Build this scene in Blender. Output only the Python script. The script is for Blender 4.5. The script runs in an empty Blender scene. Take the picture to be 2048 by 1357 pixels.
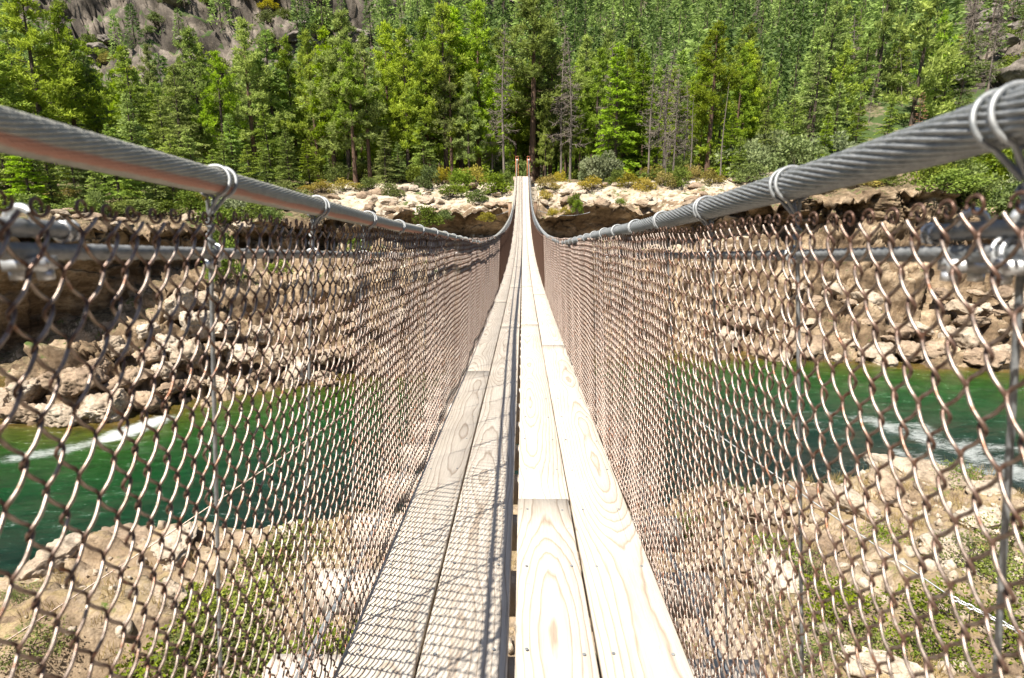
import bpy, math, random
import numpy as np
from mathutils import Vector, noise as mnoise
PI = math.pi
rng = np.random.default_rng(7)
random.seed(7)
S = bpy.context.scene
COL = S.collection

# ------------------------------------------------------------------ camera, sky, sun, exposure
F_PX, CX, CY = 1280.0, 1024.0, 678.5          # focal length in pixels of a 2048 wide frame
PITCH, YAW = math.radians(15.2), math.radians(0.95)
CAM = np.array([0.017, 0.0, 0.0])
cd = bpy.data.cameras.new('camera'); cam = bpy.data.objects.new('camera', cd); COL.objects.link(cam)
cam.location = CAM; cam.rotation_euler = (PI/2-PITCH, 0, YAW)
cd.sensor_width = 36; cd.lens = F_PX/2048*36; cd.clip_start = 0.05; cd.clip_end = 3000
cd.dof.use_dof = True; cd.dof.focus_distance = 4.5; cd.dof.aperture_fstop = 6.3
S.camera = cam
SUN_SX, SUN_SY = 0.33, 0.45                   # shadow offset per metre of height
sund = Vector((-SUN_SX, -SUN_SY, 1.0)).normalized()
W = bpy.data.worlds.new('World'); S.world = W; W.use_nodes = True
wn = W.node_tree.nodes; wl = W.node_tree.links
sky = wn.new('ShaderNodeTexSky'); sky.sky_type = 'NISHITA'; sky.sun_disc = False
sky.sun_elevation = math.asin(sund.z); sky.sun_rotation = math.atan2(sund.x, sund.y) % (2*PI)
wl.new(sky.outputs[0], wn['Background'].inputs[0]); wn['Background'].inputs[1].default_value = 0.06
sl = bpy.data.lights.new('sun', 'SUN'); sl.energy = 5.0; sl.angle = math.radians(0.53); sl.color = (1.0, 0.94, 0.84)
so = bpy.data.objects.new('sun', sl); COL.objects.link(so)
so.rotation_euler = sund.to_track_quat('Z', 'Y').to_euler()
S.view_settings.view_transform = 'Standard'; S.view_settings.look = 'None'
S.view_settings.gamma = 1.0; S.view_settings.use_curve_mapping = False
S.view_settings.exposure = 1.15

# ------------------------------------------------------------------ pixel <-> world
_cf = np.array([-math.sin(YAW)*math.cos(PITCH), math.cos(YAW)*math.cos(PITCH), -math.sin(PITCH)])
_cr = np.array([math.cos(YAW), math.sin(YAW), 0.0])
_cu = np.cross(_cr, _cf)
def proj(p):
    p = np.asarray(p, float) - CAM
    d = p@_cf
    return CX + F_PX*(p@_cr)/d, CY - F_PX*(p@_cu)/d
def ray(px, py):
    return _cf + _cr*(px-CX)/F_PX - _cu*(py-CY)/F_PX
def at(px, py, Y):                             # the point seen at a pixel, Y metres along the bridge
    r = ray(px, py); return CAM + r*(Y/r[1])
def atz(px, py, z):
    r = ray(px, py); return CAM + r*(z/r[2])

# ------------------------------------------------------------------ noise in numpy
def _h(ix, iy, iz, s):
    n = (ix.astype(np.int64)*374761393 + iy.astype(np.int64)*668265263 + iz.astype(np.int64)*2147483647 + s*974634777) & 0xffffffff
    n = ((n ^ (n >> 13))*1274126177) & 0xffffffff
    n = ((n ^ (n >> 16))*2246822519) & 0xffffffff
    return ((n ^ (n >> 15)) & 0xffffff)/float(0x1000000)
def vnoise(P, s=0):
    i = np.floor(P); f = P-i; f = f*f*(3-2*f); o = 0
    for a in (0, 1):
        for b in (0, 1):
            for c in (0, 1):
                w = (f[:, 0] if a else 1-f[:, 0])*(f[:, 1] if b else 1-f[:, 1])*(f[:, 2] if c else 1-f[:, 2])
                o = o + w*_h(i[:, 0]+a, i[:, 1]+b, i[:, 2]+c, s)
    return o*2-1
def fbm(P, s=0, oct=4):
    o = 0; a = 1.0
    for k in range(oct): o = o + a*vnoise(P*(2.03**k)+k*7.3, s+k); a *= .5
    return o
def worley(P, s=0):                             # value of the nearest cell and the edge distance
    i = np.floor(P); best = np.full(len(P), 9e9); sec = np.full(len(P), 9e9); val = np.zeros(len(P)); ti = np.zeros((len(P), 3))
    for a in (-1, 0, 1):
        for b in (-1, 0, 1):
            for c in (-1, 0, 1):
                q = [i[:, 0]+a, i[:, 1]+b, i[:, 2]+c]
                j = np.stack([_h(*q, s+k) for k in (1, 2, 3)], 1)
                D = (np.stack(q, 1)+j-P); d = (D*D).sum(1)
                m = d < best
                sec = np.where(m, best, np.minimum(sec, d))
                val = np.where(m, _h(*q, s+9), val)
                ti = np.where(m[:, None], j-.5, ti)
                best = np.where(m, d, best)
    return val*2-1, np.sqrt(sec)-np.sqrt(best), ti
def crag(P, sizes, amps, s=0, aniso=(1, 1, 1)):
    o = np.zeros(len(P)); A = np.array(aniso)
    for k, (c, a) in enumerate(zip(sizes, amps)):
        q = P/(c*A); q = q + .25*np.stack([vnoise(q*1.3, 5+k), vnoise(q*1.3, 6+k), vnoise(q*1.3, 7+k)], 1)
        v, e, t = worley(q, s+k*20)
        fr = q-np.floor(q)
        tilt = (t*(fr-.5)).sum(1)*1.6
        o += a*(v*.8 + tilt - 1.4*np.clip(1-e*4.5, 0, 1))
    return o

# ------------------------------------------------------------------ object helpers
def mesh(name, V, Fs, mats=None, smooth=False, attrs=None, midx=None, auto=None):
    me = bpy.data.meshes.new(name)
    V = np.ascontiguousarray(V, dtype=np.float32)
    if not isinstance(Fs, list): Fs = [Fs]
    Fs = [np.asarray(f, dtype=np.int32) for f in Fs if len(f)]
    me.vertices.add(len(V)); me.vertices.foreach_set('co', V.ravel())
    nl = sum(f.size for f in Fs); npoly = sum(len(f) for f in Fs)
    me.loops.add(nl); me.loops.foreach_set('vertex_index', np.concatenate([f.ravel() for f in Fs]))
    me.polygons.add(npoly)
    tot = np.concatenate([np.full(len(f), f.shape[1], np.int32) for f in Fs])
    st = np.concatenate([[0], np.cumsum(tot)[:-1]]).astype(np.int32)
    me.polygons.foreach_set('loop_start', st); me.polygons.foreach_set('loop_total', tot)
    if smooth: me.polygons.foreach_set('use_smooth', np.ones(npoly, bool))
    if midx is not None: me.polygons.foreach_set('material_index', np.asarray(midx, np.int32))
    for k, a in (attrs or {}).items():
        at_ = me.attributes.new(k, 'FLOAT', 'POINT'); at_.data.foreach_set('value', np.asarray(a, np.float32))
    for m in (mats if isinstance(mats, (list, tuple)) else [mats]):
        if m: me.materials.append(m)
    me.update(calc_edges=True); me.validate()
    return me
def link(name, data, parent=None, loc=None, rot=None, scale=None, **props):
    o = bpy.data.objects.new(name, data); COL.objects.link(o)
    if parent: o.parent = parent
    if loc is not None: o.location = loc
    if rot is not None: o.rotation_euler = rot
    if scale is not None: o.scale = scale if hasattr(scale, '__len__') else (scale,)*3
    for k, v in props.items(): o[k] = v
    return o
def thing(name, label, category, loc=(0, 0, 0), rot=None, scale=None, group=None, data=None):
    o = link(name, data, None, loc, rot, scale, label=label, category=category)
    if group: o['group'] = group
    return o
def structure(o): o['kind'] = 'structure'; return o
class MB:
    def __init__(s): s.V = []; s.F = []; s.n = 0
    def add(s, V, F):
        V = np.asarray(V, float); s.V.append(V); s.F.append(np.asarray(F)+s.n); s.n += len(V)
    def box(s, c, h, R=None):
        v = np.array([[a, b, d] for a in (-1, 1) for b in (-1, 1) for d in (-1, 1)])*np.array(h)
        if R is not None: v = v@np.array(R).T
        s.add(v+np.array(c), [[0, 1, 3, 2], [4, 6, 7, 5], [0, 4, 5, 1], [2, 3, 7, 6], [0, 2, 6, 4], [1, 5, 7, 3]])
    def tube(s, P, r, k=6, closed=False, cap=True):
        P = np.asarray(P, float); V, F = tubes(P[None], r, k, closed)
        s.add(V, F)
        if cap and not closed: s.capq(len(P), k)
    def capq(s, n, k):
        pass
    def build(s, name, mat, smooth=False): 
        four = [f for f in s.F if f.shape[1] == 4]; tri = [f for f in s.F if f.shape[1] == 3]
        L = []
        if four: L.append(np.concatenate(four))
        if tri: L.append(np.concatenate(tri))
        return mesh(name, np.concatenate(s.V), L, mat, smooth)
def tubes(P, r, k=6, closed=False, lobes=0, lobe_amp=0, twist=0):
    """P (n, m, 3) paths -> verts, quads. r scalar or (m,) or (n,m)."""
    P = np.asarray(P, float); n, m, _ = P.shape
    if closed: T = np.roll(P, -1, 1)-np.roll(P, 1, 1)
    else: T = np.gradient(P, axis=1)
    T /= np.linalg.norm(T, axis=2, keepdims=True)+1e-12
    up = np.where(np.abs(T[..., 2:3]) < .9, np.array([0, 0, 1.0]), np.array([0, 1.0, 0]))
    if m > 2:   # a single reference per path avoids flips
        mz = np.abs(T[..., 2]).mean(1)
        ref = np.where((mz < .8)[:, None, None], np.array([0, 0, 1.0]), np.array([1.0, 0.02, 0]))
        up = np.broadcast_to(ref, T.shape)
    A = np.cross(T, up); A /= np.linalg.norm(A, axis=2, keepdims=True)+1e-12
    B = np.cross(T, A)
    r = np.broadcast_to(np.asarray(r, float), (n, m))
    th = np.arange(k)*2*PI/k
    rr = r[..., None]*np.ones(k)
    if lobes:
        s_ = np.concatenate([np.zeros((n, 1)), np.cumsum(np.linalg.norm(np.diff(P, axis=1), axis=2), 1)], 1)
        rr = rr*(1-lobe_amp*(1-np.abs(np.cos(lobes*(th[None, None]+twist*s_[..., None])/2))))
    V = P[:, :, None]+rr[..., None]*(A[:, :, None]*np.cos(th)[:, None]+B[:, :, None]*np.sin(th)[:, None])
    mm = m if closed else m-1
    i = np.arange(mm)[:, None]; j = np.arange(k)[None]; i2 = (i+1) % m; j2 = (j+1) % k
    f = np.stack([i*k+j, i*k+j2, i2*k+j2, i2*k+j], -1).reshape(-1, 4)
    Fq = (f[None]+(np.arange(n)*m*k)[:, None, None]).reshape(-1, 4)
    return V.reshape(-1, 3), Fq

# ------------------------------------------------------------------ materials
def mat(name):
    m = bpy.data.materials.new(name); m.use_nodes = True
    nt = m.node_tree; b = nt.nodes['Principled BSDF']
    return m, nt, b
def N(nt, t, **kw):
    n = nt.nodes.new(t)
    for k, v in kw.items():
        if k.startswith('i_'):
            key = k[2:]; n.inputs[int(key) if key.isdigit() else key].default_value = v
        else: setattr(n, k, v)
    return n
def ramp(nt, src, stops, interp='LINEAR'):
    r = nt.nodes.new('ShaderNodeValToRGB'); r.color_ramp.interpolation = interp
    e = r.color_ramp.elements
    while len(e) < len(stops): e.new(.5)
    for el, (p, c) in zip(e, stops):
        el.position = p; el.color = (*c, 1) if len(c) == 3 else c
    if src is not None: nt.links.new(src, r.inputs[0])
    return r
def mix(nt, fac, a, b, mode='MIX'):
    m = nt.nodes.new('ShaderNodeMix'); m.data_type = 'RGBA'; m.blend_type = mode
    for sock, v in ((m.inputs[0], fac), (m.inputs[6], a), (m.inputs[7], b)):
        if isinstance(v, (int, float)): sock.default_value = v
        elif isinstance(v, tuple): sock.default_value = (*v, 1) if len(v) == 3 else v
        else: nt.links.new(v, sock)
    return m.outputs[2]
def math_(nt, op, a, b=None, c=None, clamp=False):
    m = nt.nodes.new('ShaderNodeMath'); m.operation = op; m.use_clamp = clamp
    for s, v in zip(m.inputs, (a, b, c)):
        if v is None: continue
        if isinstance(v, (int, float)): s.default_value = v
        else: nt.links.new(v, s)
    return m.outputs[0]
def noise_(nt, vec, scale, detail=6, rough=.6, dist=0):
    n = N(nt, 'ShaderNodeTexNoise', i_Scale=scale, i_Detail=detail, i_Roughness=rough, i_Distortion=dist)
    if vec is not None: nt.links.new(vec, n.inputs['Vector'])
    return n.outputs[0]
def bump(nt, b, h, strength=.5, dist=.05):
    n = N(nt, 'ShaderNodeBump', i_Strength=strength, i_Distance=dist); nt.links.new(h, n.inputs['Height'])
    nt.links.new(n.outputs[0], b.inputs['Normal'])
def mapping(nt, src, scale=(1, 1, 1), loc=None):
    n = N(nt, 'ShaderNodeMapping'); n.inputs['Scale'].default_value = scale
    nt.links.new(src, n.inputs[0])
    if loc is not None: nt.links.new(loc, n.inputs['Location'])
    return n.outputs[0]

def rock_mat(name, cols, soil=None, green=None, soil_lo=.55, scale=1.0, strata=(1, 1, 1), litter=None):
    m, nt, b = mat(name)
    geo = N(nt, 'ShaderNodeNewGeometry'); P = geo.outputs['Position']
    n1 = noise_(nt, mapping(nt, P, strata), .35*scale, 8, .65)
    n2 = noise_(nt, P, 3.0*scale, 8, .7)
    n3 = noise_(nt, mapping(nt, P, strata), 14*scale, 6, .7, .5)
    c = ramp(nt, n1, [(.3, cols[0]), (.48, cols[1]), (.66, cols[2])]).outputs[0]
    c2 = ramp(nt, n2, [(.3, (.5, .48, .46)), (.5, (1, 1, 1)), (.7, (1.25, 1.22, 1.18))]).outputs[0]
    c = mix(nt, 1.0, c, c2, 'MULTIPLY')
    c3 = ramp(nt, n3, [(.35, (.6, .58, .56)), (.6, (1.1, 1.1, 1.1))]).outputs[0]
    c = mix(nt, .8, c, c3, 'MULTIPLY')
    sep = N(nt, 'ShaderNodeSeparateXYZ'); nt.links.new(geo.outputs['True Normal'], sep.inputs[0])
    nzn = math_(nt, 'ADD', sep.outputs[2], math_(nt, 'MULTIPLY', math_(nt, 'SUBTRACT', n2, .5), .7))
    if soil:
        mk = ramp(nt, nzn, [(soil_lo, (0, 0, 0)), (soil_lo+.18, (1, 1, 1))]).outputs[0]
        ns = noise_(nt, P, 1.1*scale, 6, .7)
        sc = ramp(nt, ns, [(.35, soil[0]), (.6, soil[1])]).outputs[0]
        sc = mix(nt, .7, sc, c3, 'MULTIPLY')
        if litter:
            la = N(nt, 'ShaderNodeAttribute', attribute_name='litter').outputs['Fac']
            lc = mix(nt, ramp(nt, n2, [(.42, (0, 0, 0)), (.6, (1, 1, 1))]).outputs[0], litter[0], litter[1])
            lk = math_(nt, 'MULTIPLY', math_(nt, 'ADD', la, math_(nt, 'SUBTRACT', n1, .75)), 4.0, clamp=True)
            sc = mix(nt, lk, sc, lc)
        c = mix(nt, mk, c, sc)
    if green:
        ng = noise_(nt, P, .6*scale, 7, .75)
        mk = ramp(nt, math_(nt, 'MULTIPLY', ng, ramp(nt, nzn, [(.35, (0, 0, 0)), (.6, (1, 1, 1))]).outputs[0]), [(green[1], (0, 0, 0)), (green[1]+.06, (1, 1, 1))]).outputs[0]
        c = mix(nt, mk, c, mix(nt, n3, green[0], tuple(x*1.8 for x in green[0])))
    nt.links.new(c, b.inputs['Base Color']); b.inputs['Roughness'].default_value = .92
    b.inputs['Specular IOR Level'].default_value = .2
    hh = math_(nt, 'ADD', math_(nt, 'MULTIPLY', n2, .8), math_(nt, 'MULTIPLY', n3, .35))
    bump(nt, b, hh, .8, .12/scale)
    return m
M = {}
M['cliff'] = rock_mat('far cliff rock', [(.06, .04, .026), (.2, .142, .088), (.5, .39, .27)], soil=[(.36, .29, .2), (.52, .46, .37)], green=((.05, .07, .018), .56), soil_lo=.72, scale=1.0, strata=(1, 1, 2.2), litter=((.07, .055, .03), (.2, .15, .09)))
M['near'] = rock_mat('near bank rock and dry soil', [(.13, .09, .06), (.26, .195, .13), (.42, .34, .25)], soil=[(.2, .15, .075), (.34, .26, .15)], green=((.07, .1, .02), .6), soil_lo=.8, scale=1.6)
M['hill'] = rock_mat('hill rock and soil', [(.035, .03, .025), (.1, .085, .07), (.24, .205, .17)], soil=[(.07, .075, .028), (.2, .165, .11)], green=((.035, .055, .015), .43), soil_lo=.62, scale=.6)
M['boulder'] = rock_mat('pale boulder rock', [(.22, .17, .12), (.38, .31, .235), (.56, .49, .4)], scale=1.5)
M['brown_rock'] = rock_mat('brown boulder rock', [(.14, .1, .07), (.27, .2, .14), (.42, .33, .24)], scale=1.5)

def foliage(name, base, tip, trans=.3, dry=None):
    m, nt, b = mat(name)
    at_ = N(nt, 'ShaderNodeAttribute', attribute_name='var')
    oi = N(nt, 'ShaderNodeObjectInfo')
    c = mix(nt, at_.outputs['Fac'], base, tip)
    hsv = N(nt, 'ShaderNodeHueSaturation')
    nt.links.new(math_(nt, 'MULTIPLY_ADD', oi.outputs['Random'], .028, .476), hsv.inputs['Hue'])
    nt.links.new(math_(nt, 'MULTIPLY_ADD', math_(nt, 'FRACT', math_(nt, 'MULTIPLY', oi.outputs['Random'], 7.77)), .6, .7), hsv.inputs['Value'])
    nt.links.new(math_(nt, 'MULTIPLY_ADD', math_(nt, 'FRACT', math_(nt, 'MULTIPLY', oi.outputs['Random'], 3.31)), .3, .8), hsv.inputs['Saturation'])
    nt.links.new(c, hsv.inputs['Color'])
    nt.links.new(hsv.outputs[0], b.inputs['Base Color']); b.inputs['Roughness'].default_value = .65
    b.inputs['Specular IOR Level'].default_value = .25
    t = N(nt, 'ShaderNodeBsdfTranslucent'); nt.links.new(hsv.outputs[0], t.inputs[0])
    mx = N(nt, 'ShaderNodeMixShader', i_0=trans)
    nt.links.new(b.outputs[0], mx.inputs[1]); nt.links.new(t.outputs[0], mx.inputs[2])
    nt.links.new(mx.outputs[0], nt.nodes['Material Output'].inputs[0])
    return m
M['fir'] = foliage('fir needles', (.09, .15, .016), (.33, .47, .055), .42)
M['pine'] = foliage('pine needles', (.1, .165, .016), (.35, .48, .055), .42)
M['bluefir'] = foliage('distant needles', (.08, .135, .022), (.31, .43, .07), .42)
M['rustfir'] = foliage('rust needles of a dying tree', (.3, .13, .05), (.5, .26, .12))
M['shrub'] = foliage('shrub leaves', (.08, .13, .015), (.2, .27, .035), .35)
M['yellow'] = foliage('yellowing shrub leaves', (.2, .19, .02), (.42, .36, .03), .35)
M['grey'] = foliage('grey green willow leaves', (.12, .17, .06), (.28, .34, .15), .35)
M['bright'] = foliage('bright bramble leaves', (.07, .115, .012), (.25, .33, .035), .35)
M['drygrass'] = foliage('dry grass', (.28, .22, .1), (.5, .42, .2), .3)
def bark(name, a, b_):
    m, nt, b = mat(name)
    tc = N(nt, 'ShaderNodeTexCoord')
    n = noise_(nt, mapping(nt, tc.outputs['Object'], (6, 6, 1.2)), 2.5, 6, .7)
    nt.links.new(ramp(nt, n, [(.35, a), (.65, b_)]).outputs[0], b.inputs['Base Color']); b.inputs['Roughness'].default_value = .9
    bump(nt, b, n, .7, .04)
    return m
M['bark'] = bark('dark bark', (.035, .025, .018), (.1, .07, .05))
M['redbark'] = bark('reddish pine bark', (.06, .035, .022), (.17, .1, .065))
M['deadwood'] = bark('bleached dead wood', (.1, .08, .065), (.24, .2, .165))

def metal(name, a, b_, met, rough, scale=40, bumpd=.0006, rust=None):
    m, nt, b = mat(name)
    geo = N(nt, 'ShaderNodeNewGeometry'); P = geo.outputs['Position']
    n = noise_(nt, P, scale, 5, .7)
    c = ramp(nt, n, [(.35, a), (.65, b_)]).outputs[0]
    if rust:
        n2 = noise_(nt, P, rust[1], 5, .7)
        c = mix(nt, ramp(nt, n2, [(rust[2], (0, 0, 0)), (rust[2]+.1, (1, 1, 1))]).outputs[0], c, rust[0])
    nt.links.new(c, b.inputs['Base Color'])
    b.inputs['Metallic'].default_value = met
    nt.links.new(ramp(nt, n, [(.3, (rough,)*3), (.7, (rough+.2,)*3)]).outputs[0], b.inputs['Roughness'])
    bump(nt, b, n, .5, bumpd)
    return m
M['galv'] = metal('weathered galvanised cable', (.2, .215, .225), (.36, .37, .375), .5, .42, 60)
M['galv_left'] = metal('grey cable with faded red paint', (.33, .32, .28), (.46, .45, .4), .3, .5, 60)
M['clamp'] = metal('bright galvanised clamp', (.6, .62, .63), (.75, .76, .77), .7, .3, 90)
M['mesh'] = metal('rusty chain link wire', (.15, .11, .088), (.34, .285, .25), .8, .28, 55, .0004, rust=((.15, .065, .035), 30.0, .55))
def worn_bends():
    m = M['mesh']; nt = m.node_tree; b = nt.nodes['Principled BSDF']; src = b.inputs['Base Color'].links[0].from_socket
    a = N(nt, 'ShaderNodeAttribute', attribute_name='bend').outputs['Fac']
    n = noise_(nt, N(nt, 'ShaderNodeNewGeometry').outputs['Position'], 25, 3, .6)
    k = math_(nt, 'MULTIPLY', math_(nt, 'ADD', a, math_(nt, 'SUBTRACT', n, .62)), 2.0, clamp=True)
    nt.links.new(mix(nt, math_(nt, 'MULTIPLY', k, .85), src, (.1, .05, .032)), b.inputs['Base Color'])
    nt.links.new(math_(nt, 'MULTIPLY_ADD', k, -.4, .8), b.inputs['Metallic'])
worn_bends()
M['rust'] = metal('rusty tower steel', (.3, .09, .04), (.42, .16, .08), .3, .6, 20)
M['white'] = metal('white painted steel', (.75, .75, .73), (.82, .82, .8), 0, .5, 20)

def red_streaks():
    m = M['galv_left']; nt = m.node_tree; b = nt.nodes['Principled BSDF']; src = b.inputs['Base Color'].links[0].from_socket
    geo = N(nt, 'ShaderNodeNewGeometry'); sx = N(nt, 'ShaderNodeSeparateXYZ'); nt.links.new(geo.outputs['Normal'], sx.inputs[0])
    uv = N(nt, 'ShaderNodeAttribute', attribute_name='strip').outputs['Fac']
    n1 = noise_(nt, mapping(nt, geo.outputs['Position'], (60, 5, 60)), 1.0, 5, .7)
    k = math_(nt, 'MULTIPLY', math_(nt, 'SUBTRACT', math_(nt, 'MULTIPLY', uv, math_(nt, 'ADD', n1, .25)), .42), 5.0, clamp=True)
    nt.links.new(mix(nt, math_(nt, 'MULTIPLY', k, .7), src, (.5, .2, .14)), b.inputs['Base Color'])
red_streaks()
def wood(name, pale, dark, contrast=.5):
    m, nt, b = mat(name)
    tc = N(nt, 'ShaderNodeTexCoord'); oi = N(nt, 'ShaderNodeObjectInfo')
    off = N(nt, 'ShaderNodeCombineXYZ')
    nt.links.new(math_(nt, 'MULTIPLY', oi.outputs['Random'], 37.0), off.inputs[1])
    nt.links.new(math_(nt, 'MULTIPLY_ADD', math_(nt, 'FRACT', math_(nt, 'MULTIPLY', oi.outputs['Random'], 9.13)), .12, -.06), off.inputs[0])
    nt.links.new(math_(nt, 'MULTIPLY', oi.outputs['Random'], 3.0), off.inputs[2])
    P = mapping(nt, tc.outputs['Object'], (1, 1, 1), off.outputs[0])
    warp = noise_(nt, mapping(nt, P, (5, .9, 1)), 1.0, 4, .6)
    sx = N(nt, 'ShaderNodeSeparateXYZ'); nt.links.new(P, sx.inputs[0])
    # growth rings cut at a shallow angle: distance from a log axis that dips along the board
    x2 = math_(nt, 'POWER', math_(nt, 'ABSOLUTE', sx.outputs[0]), 2.0)
    wob = noise_(nt, mapping(nt, P, (0, 1, 0)), .42, 2, .45)
    zz = math_(nt, 'MULTIPLY_ADD', wob, .3, -.09)
    r = math_(nt, 'SQRT', math_(nt, 'ADD', math_(nt, 'MULTIPLY', x2, .55), math_(nt, 'POWER', zz, 2.0)))
    r = math_(nt, 'ADD', r, math_(nt, 'MULTIPLY', warp, .03))
    ring = math_(nt, 'FRACT', math_(nt, 'MULTIPLY', r, 85.0))
    ringc = ramp(nt, ring, [(.0, (0, 0, 0)), (.7, (.3, .3, .3)), (.86, (1, 1, 1)), (1.0, (0, 0, 0))]).outputs[0]
    fine = noise_(nt, mapping(nt, P, (160, 4, 40)), 1.0, 4, .7)
    blot = noise_(nt, mapping(nt, P, (4, 1.2, 1)), 1.5, 4, .6)
    c = mix(nt, math_(nt, 'MULTIPLY', ringc, contrast), pale, dark)
    c = mix(nt, .5, c, ramp(nt, fine, [(.35, (.72, .7, .68)), (.6, (1.05, 1.05, 1.05))]).outputs[0], 'MULTIPLY')
    c = mix(nt, .55, c, ramp(nt, blot, [(.3, (.8, .76, .72)), (.6, (1.05, 1.05, 1.05))]).outputs[0], 'MULTIPLY')
    ck = noise_(nt, mapping(nt, P, (75, 1.1, 1)), 1.0, 3, .55, .3)
    c = mix(nt, math_(nt, 'MULTIPLY', math_(nt, 'SUBTRACT', ck, .7), 14.0, clamp=True), c, (.06, .045, .035))
    sp_ = noise_(nt, mapping(nt, P, (26, 14, 1)), 1.0, 4, .7)
    c = mix(nt, math_(nt, 'MULTIPLY', math_(nt, 'SUBTRACT', sp_, .66), 6.0, clamp=True), c, (.3, .25, .2))
    nt.links.new(c, b.inputs['Base Color']); b.inputs['Roughness'].default_value = .75
    b.inputs['Specular IOR Level'].default_value = .3
    bump(nt, b, math_(nt, 'ADD', ringc, math_(nt, 'MULTIPLY', fine, 1.2)), .5, .0015)
    return m
M['wood'] = wood('bleached plank wood', (.59, .535, .46), (.25, .18, .125), .7)
M['beam'] = wood('cross beam wood', (.55, .5, .44), (.34, .27, .2), .4)
M['post'] = wood('brown post wood', (.3, .2, .13), (.16, .1, .06), .5)

# ------------------------------------------------------------------ terrain of the far side
WATER = -12.0
# photograph columns, then for each profile station: row in the photograph and metres along the bridge
PXC = [-500, -200, 0, 200, 330, 500, 700, 850, 1000, 1100, 1300, 1500, 1700, 1835, 1870, 2048, 2300, 2700]
pyw = [880, 862, 850, 858, 830, 785, 765, 745, 732, 725, 718, 716, 728, 735, 736, 745, 760, 790]
def far_controls():
    out = []
    #            debris-top row,  dY after shore | cliff base/mid row, dY | cliff top row, dY | bench back row, Y abs
    deb = {-500: (810, 2), -200: (800, 2), 0: (790, 2), 200: (690, 4.5), 330: (640, 5.5), 500: (655, 4.5), 700: (690, 2.5), 850: (700, 2), 1000: (690, 2), 1100: (690, 2), 1300: (680, 2), 1500: (665, 3), 1700: (655, 3.5), 1835: (660, 3.5), 1870: (650, 4), 2048: (650, 4), 2300: (660, 4), 2700: (690, 4)}
    mid = {-500: (750, 5), -200: (750, 5), 0: (745, 5), 200: (640, 7.5), 330: (560, 8), 500: (560, 8), 700: (560, 7), 850: (560, 7), 1000: (540, 8), 1100: (520, 8.5), 1300: (520, 8), 1500: (520, 8), 1700: (520, 8), 1835: (520, 8), 1870: (540, 8), 2048: (550, 8), 2300: (560, 8), 2700: (580, 8)}
    top = {-500: (470, 5.5), -200: (455, 5.5), 0: (448, 6), 200: (446, 8.5), 330: (448, 10), 500: (455, 11), 700: (428, 12), 850: (420, 12.5), 1000: (416, 12.5), 1100: (411, 12.5), 1300: (412, 12), 1500: (400, 11), 1700: (384, 10), 1835: (366, 10), 1870: (430, 11), 2048: (430, 12), 2300: (440, 12), 2700: (450, 12)}
    for px, py in zip(PXC, pyw):
        w = atz(px, py, WATER)
        pts = [w]
        for t in (deb, mid, top):
            pts.append(at(px, t[px][0], w[1]+t[px][1]))
        out.append(pts)
    return out
REC = dict(px=[-500, 0, 250, 330, 500, 700, 850, 1000, 1070, 1300, 1450, 1520, 1835, 1870, 2700], row=[700, 700, 590, 530, 500, 480, 470, 468, 475, 480, 470, 450, 440, 460, 470], dy=[4.2, 4.4, 3.6, 1.6, .5, .8, 1.6, 2.0, 2.4, 2.4, 1.2, -.3, -.3, .0, .0])
FC = far_controls()
QC = np.array([p[0][0]/p[0][1] for p in FC])
def smooth_table(y): return y
def far_profile(q):
    """stations (Y, z) for the columns q: arrays (len(q), K)"""
    Y = []; Z = []
    for k in range(4):
        Y.append(np.interp(q, QC, [p[k][1] for p in FC])); Z.append(np.interp(q, QC, [p[k][2] for p in FC]))
    return np.stack(Y, 1), np.stack(Z, 1)
def hillz(q, Y):
    """ground behind the cliff top"""
    Yt, Zt = far_profile(q); yt = Yt[:, 3]; zt = Zt[:, 3]
    Y0 = np.interp(q, [-.9, -.4, 0, .3, .5, .8], [78, 95, 105, 88, 66, 58])
    zb = np.interp(q, [-.9, -.5, -.2, 0, .3, .42, .5, .56, .9], [-1.4, -1.6, -1.5, -1.5, -1.1, -.4, .2, -.2, -.2])
    t = np.clip((Y-yt)/np.maximum(60-yt, 6), 0, 1)
    z = zt+(zb-zt)*(t*t*(3-2*t))
    s = np.maximum(Y-Y0, 0)
    sl_ = np.interp(q, [-.9, -.3, 0, .3, .9], [.56, .54, .5, .46, .42])
    z = z+sl_*s*s/(s+14)
    # rock steps high on the left hill
    k = np.interp(q, [-1.2, -.12, .02, .1], [1, 1, .35, 0])
    z = z+k*9*(1/(1+np.exp(-(Y-141-8*np.sin(q*9))/1.6))) + k*12*(1/(1+np.exp(-(Y-166-7*np.sin(q*7+1))/1.8)))
    return z
def ground(x, y):
    q = np.array([x/max(y, 1)]); yt = far_profile(q)[0][0, 3]
    return float(hillz(q, np.array([max(y, yt)]))[0])

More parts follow.
